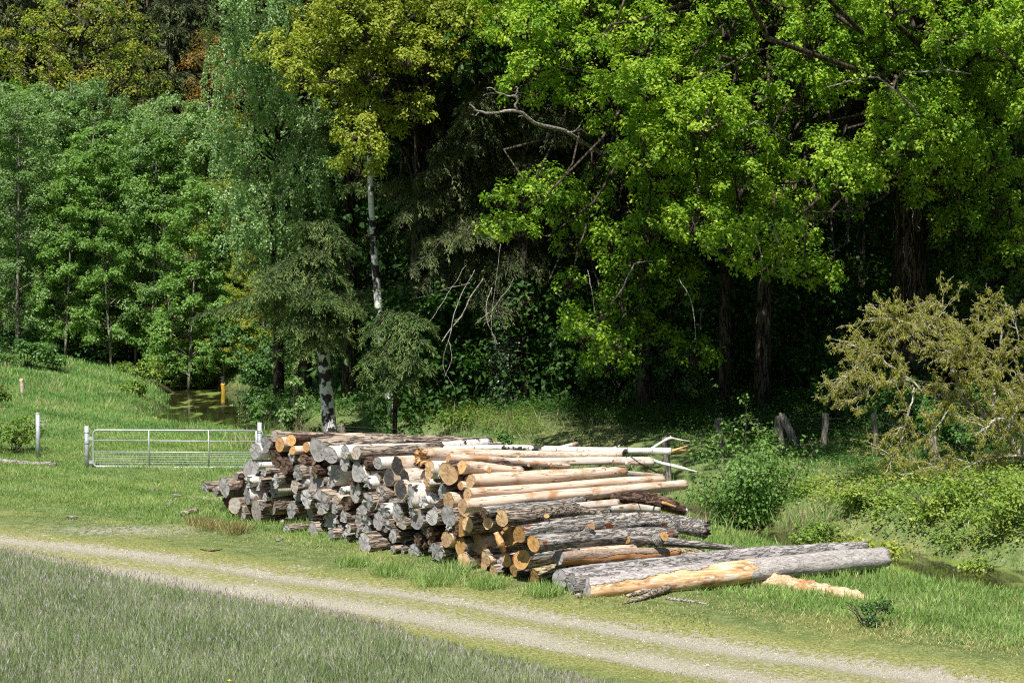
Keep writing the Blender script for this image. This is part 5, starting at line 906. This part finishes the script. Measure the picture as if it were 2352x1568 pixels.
lbb = LB(); blades(lbb, P, (.10 + .16 * dens_h(P[:, 0], P[:, 1])) , .017, .5, rg, .45 + .4 * wob(P[:, 0], P[:, 1], 1.0), 2, .07); tag(lbb.build('bank_grass', L_bankg), 'dappled grass on the bank behind the stream', None, None, 'stuff')
# reeds and dry stalks
P = scatter(60000, (-18, 14), (31, 90), rg, lambda x, y: np.exp(-((np.abs(np.abs(pdist(x, y, STREAM)) - (1.6 + .9 * sm(64, 70, y) * (1 - sm(84, 90, y))))) / .4) ** 2) * (wob(x, y, .8, 5) > -.25) * (1 - .85 * sm(5.5, 7, x) * (pdist(x, y, STREAM) < 0)) * inframe(np.stack([x, y, y * 0], 1))); lbr, lbd = LB(), LB()
print('reeds', len(P)); k = rg.uniform(0, 1, len(P)) < .72; blades(lbr, P[k], .42, .018, .25, rg, .5, 1); blades(lbd, P[~k], .5, .011, .5, rg, .5, 1)
P = scatter(2600, (-26, -9), (68, 90), rg, lambda x, y: ((wob(x, y, .9, 8) > .35) & (-pdist(x, y, STREAM) > 3)).astype(float)); blades(lbd, P, .5, .02, .35, rg, .6, 2); P = scatter(900, (-9, 3), (53, 62), rg, lambda x, y: (pdist(x, y, STREAM) > 2.0) * 1.0); blades(lbd, P, .6, .013, .5, rg, .5, 2, .15); P = scatter(1500, (5, 13), (34, 47), rg, lambda x, y: (pdist(x, y, STREAM) > 1.3) * (pdist(x, y, STREAM) < 5.5) * (wob(x, y, 1.3, 2) > -.1)); blades(lbd, P, .42, .011, .6, rg, .5, 2, .1)
for x, y, n, h in [(90,900,26,.8),(130,905,18,.8),(1000,965,14,.7),(1500,1190,60,.6),(1545,1215,60,.6),(1580,1225,50,.6),(1850,1235,40,.6),(1900,1250,30,.5),(575,1035,60,.8),(1830,1230,30,.7),(2050,1300,80,.45),(2120,1310,80,.4),(1060,1000,14,.7),(450,1000,20,.6)]:
    c = onground(x, y); blades(lbd, c + np.c_[rg.normal(size=(n, 2)) * .35, np.zeros(n)], h, .014, .35, rg, .6, 1)
    blades(lbr, c + np.c_[rg.normal(size=(n, 2)) * .4, np.zeros(n)], h * .9, .016, .3, rg, .5, 2)
tag(lbr.build('stream_reeds', L_bankg), 'green reeds along both edges of the stream', None, None, 'stuff'); tag(lbd.build('dry_stalks', L_straw), 'dry straw coloured stalks at the water edges', None, None, 'stuff')
# ferns, nettles and brambles on the far bank
def dwood(x, y): return pdist(x, y, STREAM)
P = scatter(3600, (-9, .8), (52, 66), rg, lambda x, y: (sm(2.2, 3.0, dwood(x, y)) * (1 - sm(9, 12, dwood(x, y))))); lbu = LB(); clumps(lbu, P + [0, 0, .22], np.tile([0, -.3, 1.], (len(P), 1)), rg.uniform(.12, .36, len(P)), 20, .10, rg, 1.1, .28, .6, (0, 1), .1)
tag(lbu.build('undergrowth', L_fern), 'bright ferns and nettles behind the pile', None, None, 'stuff')
P = scatter(8500, (-1, 16), (46, 67), rg, lambda x, y: (sm(3.0, 6.0, dwood(x, y)) * (1 - sm(11, 14, dwood(x, y))) * .8 * (wob(x, y, .9, 6) > -.5))); lbu = LB(); clumps(lbu, P + np.c_[P[:, :2] * 0, rg.uniform(.03, .18, len(P)) + .3 * sm(53, 57, P[:, 1])], np.tile([0, -.3, 1.], (len(P), 1)), rg.uniform(.14, .3, len(P)) + .14 * sm(53, 57, P[:, 1]), 24, .08, rg, .7, .5, .8, (0, 1), .1)
tag(lbu.build('undergrowth', L_oakdeep), 'low plants along the wooden fence with bank shade put into their leaf colour', None, None, 'stuff')  # deep green leaves stand in for the shade on this part of the bank
P = scatter(2400, (-13, -2), (62, 92), rg, lambda x, y: sm(2.2, 3.0, dwood(x, y)) * (1 - sm(8, 11, dwood(x, y)))); lbu = LB(); clumps(lbu, P + [0, 0, .25], np.tile([0, -.3, 1.], (len(P), 1)), rg.uniform(.25, .5, len(P)), 20, .12, rg, .9, .6, .8, (0, 1), .1); tag(lbu.build('undergrowth', L_shrub), 'shaded plants on the wooded side of the pond', None, None, 'stuff')
P = scatter(2500, (6, 15), (32, 46), rg, lambda x, y: (sm(1.9, 2.4, dwood(x, y)) * (1 - sm(5.5, 7.5, dwood(x, y))) * (wob(x, y, 1.1, 3) > -1.2))); lbu = LB(); clumps(lbu, P + [0, 0, .15], np.tile([0, -.3, 1.], (len(P), 1)), rg.uniform(.2, .38, len(P)), 24, .075, rg, .8, .75, .8, (0, .9), .1)
tag(lbu.build('undergrowth', L_bramble), 'bramble leaves covering the stream bank', None, None, 'stuff')
# ---- single bushes
def bush(name, lab, x, y, R, hgt, leaf, size, seed, den=26, nl=26, Y_=None, sq=.8, tint=(0, 1), cat='bush', group=None, stems=7, cr=.2, flat=.7, aspect=.7):
    b = onground(x, y) if Y_ is None else groundp(x, Y_); rg = np.random.default_rng(seed); e = empty(name, T(b), lab, cat, group); lb = LB(); wd = Wood()
    for _ in range(max(3, int(R * 6))):
        c = np.array([rg.normal() * R * .45, rg.normal() * R * .35, rg.uniform(.25, .85) * hgt]); r_ = rg.uniform(.35, .6) * min(R, hgt)
        lobe(lb, c, r_, int(den * r_ * r_ + 8), rg, cr, nl, size, tint, flat, sq, .35, aspect, -.7)
        wd.limb([rg.normal() * .08, rg.normal() * .08, 0], c, .02, .006, rg, .05, 4, 5, .1)
    for _ in range(stems): a = rg.uniform(0, 6.28); wd.limb([0, 0, 0], [math.cos(a) * R * .9, math.sin(a) * R * .7, hgt * rg.uniform(.8, 1.15)], .012, .004, rg, .15, 4, 6, .08)
    lb.build('foliage', leaf, e); wd.build('stems', M_olimb, e); return e
BU = [('bush','low rounded bush on the crest of the pond bank',330,870,1.0,.8,L_bramble,.12,dict(tint=(0,.7))),('bush','small bush where the meadow drops to the pond',300,905,.8,.6,L_bramble,.12,dict(tint=(0,.5))),('bush','low scrub at the meadow corner under the pale trees',60,845,1.6,1.0,L_shrub,.14,{}),('bush','low scrub at the foot of the white trunked maple',215,838,1.6,.9,L_shrub,.14,{}),('bush','leafy scrub between the layered maples and the grass',330,838,1.6,1.1,L_bramble,.14,dict(tint=(0,.5))),('bush','dense green bush left of the gauge post over the water',462,872,.9,1.2,L_shrub,.13,dict(tint=(.3,1))),
('bush','glossy green bush beside the right hand gate post',600,985,.95,1.2,L_shrub,.10,dict(tint=(.2,1))),('bush','darker bush between pond and sunlit gate bush',565,965,.8,1.2,L_shrub,.10,{}),
 ('bush','leafy nettle bush behind the topmost peeled log',770,985,.8,.75,L_bramble,.09,dict(tint=(0,.6))),('bush','low bright bush behind the pile near the ferns',950,990,.9,.6,L_fern,.09,{}),('bush','bright green bush in the sun patch behind the birch logs',1060,990,.9,.5,L_fern,.09,{}),
 ('bush','sprawling bramble bush with reddish dry canes by the metal post',35,1040,1.15,.95,L_bramble,.09,dict(tint=(0,.5))),('bush','bush hanging over the far end of the pond',455,905,1.3,1.3,L_bramble,.12,dict(tint=(0,.6))),('bush','pale green bush on the far bank left of the pond',380,880,1.2,.9,L_bramble,.12,dict(tint=(0,.7))),
 ('bush','yellow green bush low at the foot of the crooked white stem',440,850,1.3,1.3,L_bramble,.14,dict(tint=(.2,.8))),('bush','deep shaded bush right of the gauge post',595,935,1.3,2.4,L_shrub,.13,{}),('bush','dark bush under the weeping birch',620,900,1.5,2.6,L_shrub,.13,{}),
 ('bush','dim maple leaved bush under the low oak boughs',1290,930,1.2,2.4,L_shrub,.14,dict(tint=(0,.8))),('bush','dark bush right of the ivy covered trunk',1400,940,1.2,2.0,L_shrub,.13,{}),('bush','dark bush filling the gap left of the straight trunks',1530,950,1.3,2.2,L_shrub,.13,{}),
 ('bush','shaded bush at the foot of the massive oak',2010,960,1.4,2.2,L_oakdeep,.12,{}),('bush','dark bush right of the straight trunk pair',1880,930,1.2,2.6,L_oakdeep,.12,{}),('bush','green bush glimpsed between olive twigs and the fence',2060,1010,1.0,1.6,L_shrub,.11,dict(tint=(.3,1))),('bush','green bush behind the sunlit fence post',2230,1050,1.2,1.6,L_shrub,.11,dict(tint=(.2,1))),
 ('bramble_bush','bramble with yellow leaves above the far end of the grey trunks',2010,1235,.75,.8,L_bramble,.085,dict(tint=(.5,1))),('bramble_bush','green bramble left of the yellow leaved one',1905,1215,.8,.7,L_bramble,.085,dict(tint=(0,.7))),('bramble_bush','bramble halfway up the bank below the sunlit post',2140,1190,.8,.6,L_bramble,.085,dict(tint=(.1,.8))),
 ('bramble_bush','rounded bramble at the right picture edge',2310,1210,.9,.8,L_bramble,.085,dict(tint=(.1,.8))),('bramble_bush','low bramble near the water at the right',2230,1270,.8,.5,L_bramble,.085,dict(tint=(.2,1))),('bramble_bush','bramble sprawling over the top of the bank',1990,1165,.8,.5,L_bramble,.08,dict(tint=(.2,.8))),('bramble_bush','bramble under the lowest olive twigs',2230,1150,.7,.5,L_bramble,.08,dict(tint=(0,.8)))]
for i_, (nm, lab, x, y, R, hg, lf, sz, kw) in enumerate(BU): bush(nm, lab, x, y, R, hg, lf, sz, 300 + i_, **kw)
bush('meadow_plant', 'dark leafy weed standing in the grass beside the broken log', 1990, 1440, .45, .38, L_shrub, .05, 330, cr=.1, nl=20, den=60, cat='plant', tint=(0, .5))
bush('climbing_plant', 'slender light green climbing plant right of the gate bush', 685, 985, .25, 2.0, L_pale, .11, 331, cat='plant', cr=.16, tint=(.2, 1), stems=3); bush('climbing_plant', 'low light green plant at the foot of the slender climber', 665, 985, .45, .7, L_pale, .12, 332, cat='plant', cr=.18)
bush('small_sapling', 'small bright ash sapling just behind the white birch tip', 1165, 1020, .3, 1.15, L_shrub, .10, 333, cat='sapling', cr=.15, tint=(.4, 1), stems=3)
bush('edge_bush', 'yellow green leafy twigs poking in at the left picture edge', -8, 935, .5, 1.4, L_fern, .09, 334, stems=4)
# ivy covered trunk
b = groundp(1155, 63.5); rg = np.random.default_rng(350); e = empty('ivy_covered_trunk', T(b), 'short dead trunk wrapped in glossy grey green ivy', 'tree'); wd = Wood(); wd.tube([(0, 0, -.1), (.05, 0, 1.5), (0, 0, 3.4)], [.2, .17, .1], 9); wd.build('trunk', M_trunk, e, True)
lb = LB(); u = rg.uniform(0, 1, 260); a = rg.uniform(0, 6.28, 260); rr = .28 + .22 * np.sin(u * 7 + 1) ** 2; C = np.c_[np.cos(a) * rr, np.sin(a) * rr, u * 3.5]; clumps(lb, C, np.c_[np.cos(a), np.sin(a), a * 0 + .3], .2, 22, .08, rg, 1, .85, .2); lb.build('foliage', L_ivy, e)
# leafy sapling over the stream
b = onground(1718, 1222); rg = np.random.default_rng(360); b[1] += 0; e = empty('aspen_sapling', T(b), 'bushy sapling with shiny small leaves standing over the stream behind the pile', 'sapling'); wd = Wood(); lb = LB()
for i_ in range(19):
    a = rg.uniform(0, 6.28); top_ = np.array([math.cos(a) * rg.uniform(.4, 1.75), math.sin(a) * rg.uniform(.2, 1.2), rg.uniform(.8, 2.6)])
    if i_ == 0: top_ = np.array([-.05, .1, 2.9])
    Pq = wd.limb([rg.normal() * .05, rg.normal() * .05, 0], top_, .022, .006, rg, .03, 5, 9, .08)
    for u in np.linspace(.15, 1, 15):
        p = Pq[int(u * 8)]; q = p + rg.normal(size=3) * [.22, .2, .12]; wd.limb(p, q, .006, .003, rg, 0, 3, 3)
        clumps(lb, q[None], nrm(q - [0, 0, 1])[None], .16 if p[2] > 2.1 else .33, 14 if p[2] > 2.1 else 30, .08, rg, .9, .85, .4, (.0, .85), .4)
lb.build('foliage', L_maple, e); wd.build('stems', M_olimb, e)
# ---- olive shrub on the right with pale limbs
YS = 45.5; b = at(2400, 1160, YS); b[2] = ground(b[0], b[1]); rg = np.random.default_rng(370); e = empty('olive_shrub', T(b), 'spreading shrub with olive brown catkins and pale leaning limbs', 'shrub'); wd = Wood(); lb = LB()
LIM = [[(2400,1160,17,0),(2345,1040,14,0),(2270,960,10,-.2),(2200,915,8,-.4),(2130,905,5,-.7)],[(2210,920,7,-.3),(2190,850,5,-.3),(2150,760,4,-.4),(2110,730,2,-.6)],[(2130,905,5,-.7),(2060,850,4,-.9),(2000,810,3,-1.1),(1950,790,1.5,-1.3)],[(2090,872,4,-.8),(2010,885,3,-1.2),(1925,940,1.5,-1.5)],[(2100,890,4,-.8),(2085,960,3,-1.1),(2060,1030,2,-1.2),(2035,1085,1.2,-1.3)],
 [(2345,1045,6,0),(2290,1050,5,-.4),(2215,1075,3,-.8),(2175,1105,1.5,-1)],[(2280,965,7,-.1),(2290,860,5,.2),(2300,760,4,.2),(2268,712,1.5,.1)],[(2200,915,4,-.4),(2165,960,3,-.8),(2130,1020,1.5,-1)],[(2310,990,8,0),(2360,880,6,.3),(2400,740,3,.4)],[(2160,780,3,-.3),(2070,735,2.5,-.7),(1985,740,1.5,-1)],[(2070,855,3,-.8),(2050,780,2.5,-.6),(2055,735,1.5,-.6)],
 [(2345,1040,6,0),(2350,1000,5,-.8),(2300,960,4,-1.3),(2240,1000,2,-1.5)],[(2290,860,3,.2),(2240,790,3,-.5),(2215,752,1.5,-.8)],[(2300,1100,4,-.2),(2330,1130,3,-.6),(2240,1095,2,-1)],[(2360,880,4,.3),(2300,900,3,-.6),(2270,850,1.5,-1)],[(2140,740,2,-.4),(2170,715,1.5,-.2),(2165,700,1,-.2)],[(2000,815,2,-1.1),(1970,850,1.5,-1.4),(1925,880,1,-1.6)],[(2200,1080,2,-.9),(2150,1075,1.5,-1.2),(2060,1100,1,-1.4)],[(2250,900,4,-.3),(2220,820,3,-1),(2180,800,1.5,-1.4)],[(2400,1000,6,.2),(2370,940,4,-.4),(2330,820,2,-.7)],[(2340,780,3,.3),(2330,720,2,.2),(2340,715,1,0)]]
def twig(p, d, L_, depth):
    P_ = wd.limb(p, p + d * L_, max(.006, .005 + .006 * depth), .004, rg, .06, 3, 5, .12)
    m = int(L_ / .075) + 1; u = rg.uniform(.1, 1, m); idx = u * 4; i0 = np.minimum(idx.astype(int), 3); Q = P_[i0] + (P_[i0 + 1] - P_[i0]) * (idx - i0)[:, None] + rg.normal(size=(m, 3)) * .03
    Q = np.repeat(Q, 8, 0); n = len(Q); lb.add(Q + rg.normal(size=(n, 3)) * .018, rg.normal(size=(n, 3)) * .5 - [0, 0, .8], rg.normal(size=(n, 3)) + [0, -.5, .6], rg.uniform(.04, .08, n), .017, rg.uniform(0, 1, n))
    if depth > 0:
        for _ in range(3): k_ = rg.integers(1, 5); twig(P_[k_], nrm(d + rg.normal(size=3) * .55 + [0, 0, -.05]), L_ * rg.uniform(.45, .75), depth - 1)
for pts in LIM:
    P = np.array([at(x, y, YS + dy) - b for x, y, r, dy in pts]); R = np.array([max(r * .6, .6) * YS / FD for x, y, r, dy in pts]); n = 5 * len(P); S_ = spline(P, n) + rg.normal(size=(n, 3)) * .015; S_[0] = P[0]; rad = np.interp(np.linspace(0, 1, n), np.linspace(0, 1, len(R)), R); wd.tube(S_, rad, 8, False)
    ln = np.linalg.norm(P[-1] - P[0]); tot = int(ln * 7.5) + 5
    for _ in range(tot):
        u = rg.uniform(.2, 1); k_ = int(u * (n - 2)); dv = nrm(S_[k_ + 1] - S_[k_]); d = nrm(dv * .75 + rg.normal(size=3) * [.7, .6, .7] + [-.1, -.2, .05]); twig(S_[k_], d, rg.uniform(.3, .72), 1 if rad[k_] < .06 else 0)
lb.build('foliage', L_catkin, e); wd.build('limbs', M_twig, e, True); print('shrub', lb.count())
# ---- gravel on the wheel ruts
P = scatter(60000, (-14, 10), (22, 42), rg, lambda x, y: np.exp(-((np.abs(np.abs(pdist(x, y, TRACK)) - .76) / .34) ** 2) * 1.0) * inframe(np.stack([x, y, y * 0], 1)) * .9); P[:, 2] -= np.exp(-((np.abs(pdist(P[:, 0], P[:, 1], TRACK)) - .76) / .28) ** 2) * .05
n = len(P); r_ = rg.uniform(.006, .020, n) * rg.choice([1, 1, 1.4], n); a = rg.uniform(0, 6.28, n); V4 = np.stack([P + np.c_[np.cos(a + k_ * 2.09) * r_, np.sin(a + k_ * 2.09) * r_, -r_ * .2] for k_ in range(3)] + [P + np.c_[rg.normal(size=n) * r_ * .3, rg.normal(size=n) * r_ * .3, r_ * rg.uniform(.4, 1, n)]], 1).reshape(-1, 3)
b4 = np.arange(n)[:, None] * 4; F4 = np.concatenate([b4 + [0, 1, 3], b4 + [1, 2, 3], b4 + [2, 0, 3]], 0); t = NT('track_gravel', .9, .2); t.col(t.ramp(t.attr('tint'), [(0, (.15, .13, .10)), (.5, (.36, .33, .26)), (1, (.54, .51, .43))])); tt = rg.uniform(0, 1, n); print('gravel', n)
tag(mk('gravel', V4, F4, t.m, None, False, attrs=[('tint', 'FACE', np.tile(tt, 3))]), 'loose pale gravel in the two wheel ruts', None, None, 'stuff')
# ---- rush tufts
for i_, (x, y, R, h, lab) in enumerate([(490,1216,.38,.30,'brown green rush tuft below the gate end of the pile'),(545,1224,.25,.30,'smaller reddish rush tuft beside the brown green one'),(455,1204,.2,.22,'small rush tuft farthest from the pile on the gate side'),(815,1300,.25,.25,'low tussock of grass below the grey log ends'),(1000,1345,.35,.32,'tall grass tussock in front of the dark grey ends'),(900,1322,.3,.3,'grass tussock left of the tallest one'),(1120,1350,.25,.28,'grass tussock under the cream ended logs'),
   (1250,1368,.28,.3,'grass tussock before the thick olive trunk'),(1040,1325,.3,.35,'shaggy straw tinged tussock under the pile'),(690,1215,.3,.3,'grass tussock in the shade under the gate end of the pile')]):
    p = onground(x, y); rg = np.random.default_rng(400 + i_); lb = LB(); n = 110; P = np.c_[rg.normal(size=(n, 2)) * R * .5, np.zeros(n)]; blades(lb, P, h, .010, .35, rg, .5, 5, .05); o = lb.build('grass_tuft', L_rush if i_ < 3 else L_grass); o.location = p; tag(o, lab, 'grass tuft', 'tufts of grass and rush')
for i_, (x, y, lab) in enumerate([(527, 1561, 'dandelion flower at the bottom edge of the tall grass')]):
    p = onz(x, y, .42); m = MB(); m.tube([(0, 0, -.4), (.01, 0, -.02)], .004, 5); th = np.linspace(0, 2 * PI, 13)[:-1]; f = empty('dandelion', T(p), lab, 'flower'); t = NT('green_stem'); t.col((.12, .2, .04)); m.build('stem', t.m, f)
    t = NT('yellow_petals'); t.col((.8, .55, .02)); m = MB(); m.add([(0, 0, .012)] + [(math.cos(a) * (.028 if k % 2 else .02), math.sin(a) * (.028 if k % 2 else .02), .0 - .006 * (k % 2)) for k, a in enumerate(th)] + [(0, 0, -.012)], [(0, 1 + k, 1 + (k + 1) % 12) for k in range(12)] + [(13, 1 + (k + 1) % 12, 1 + k) for k in range(12)]); m.build('flower_head', t.m, f)
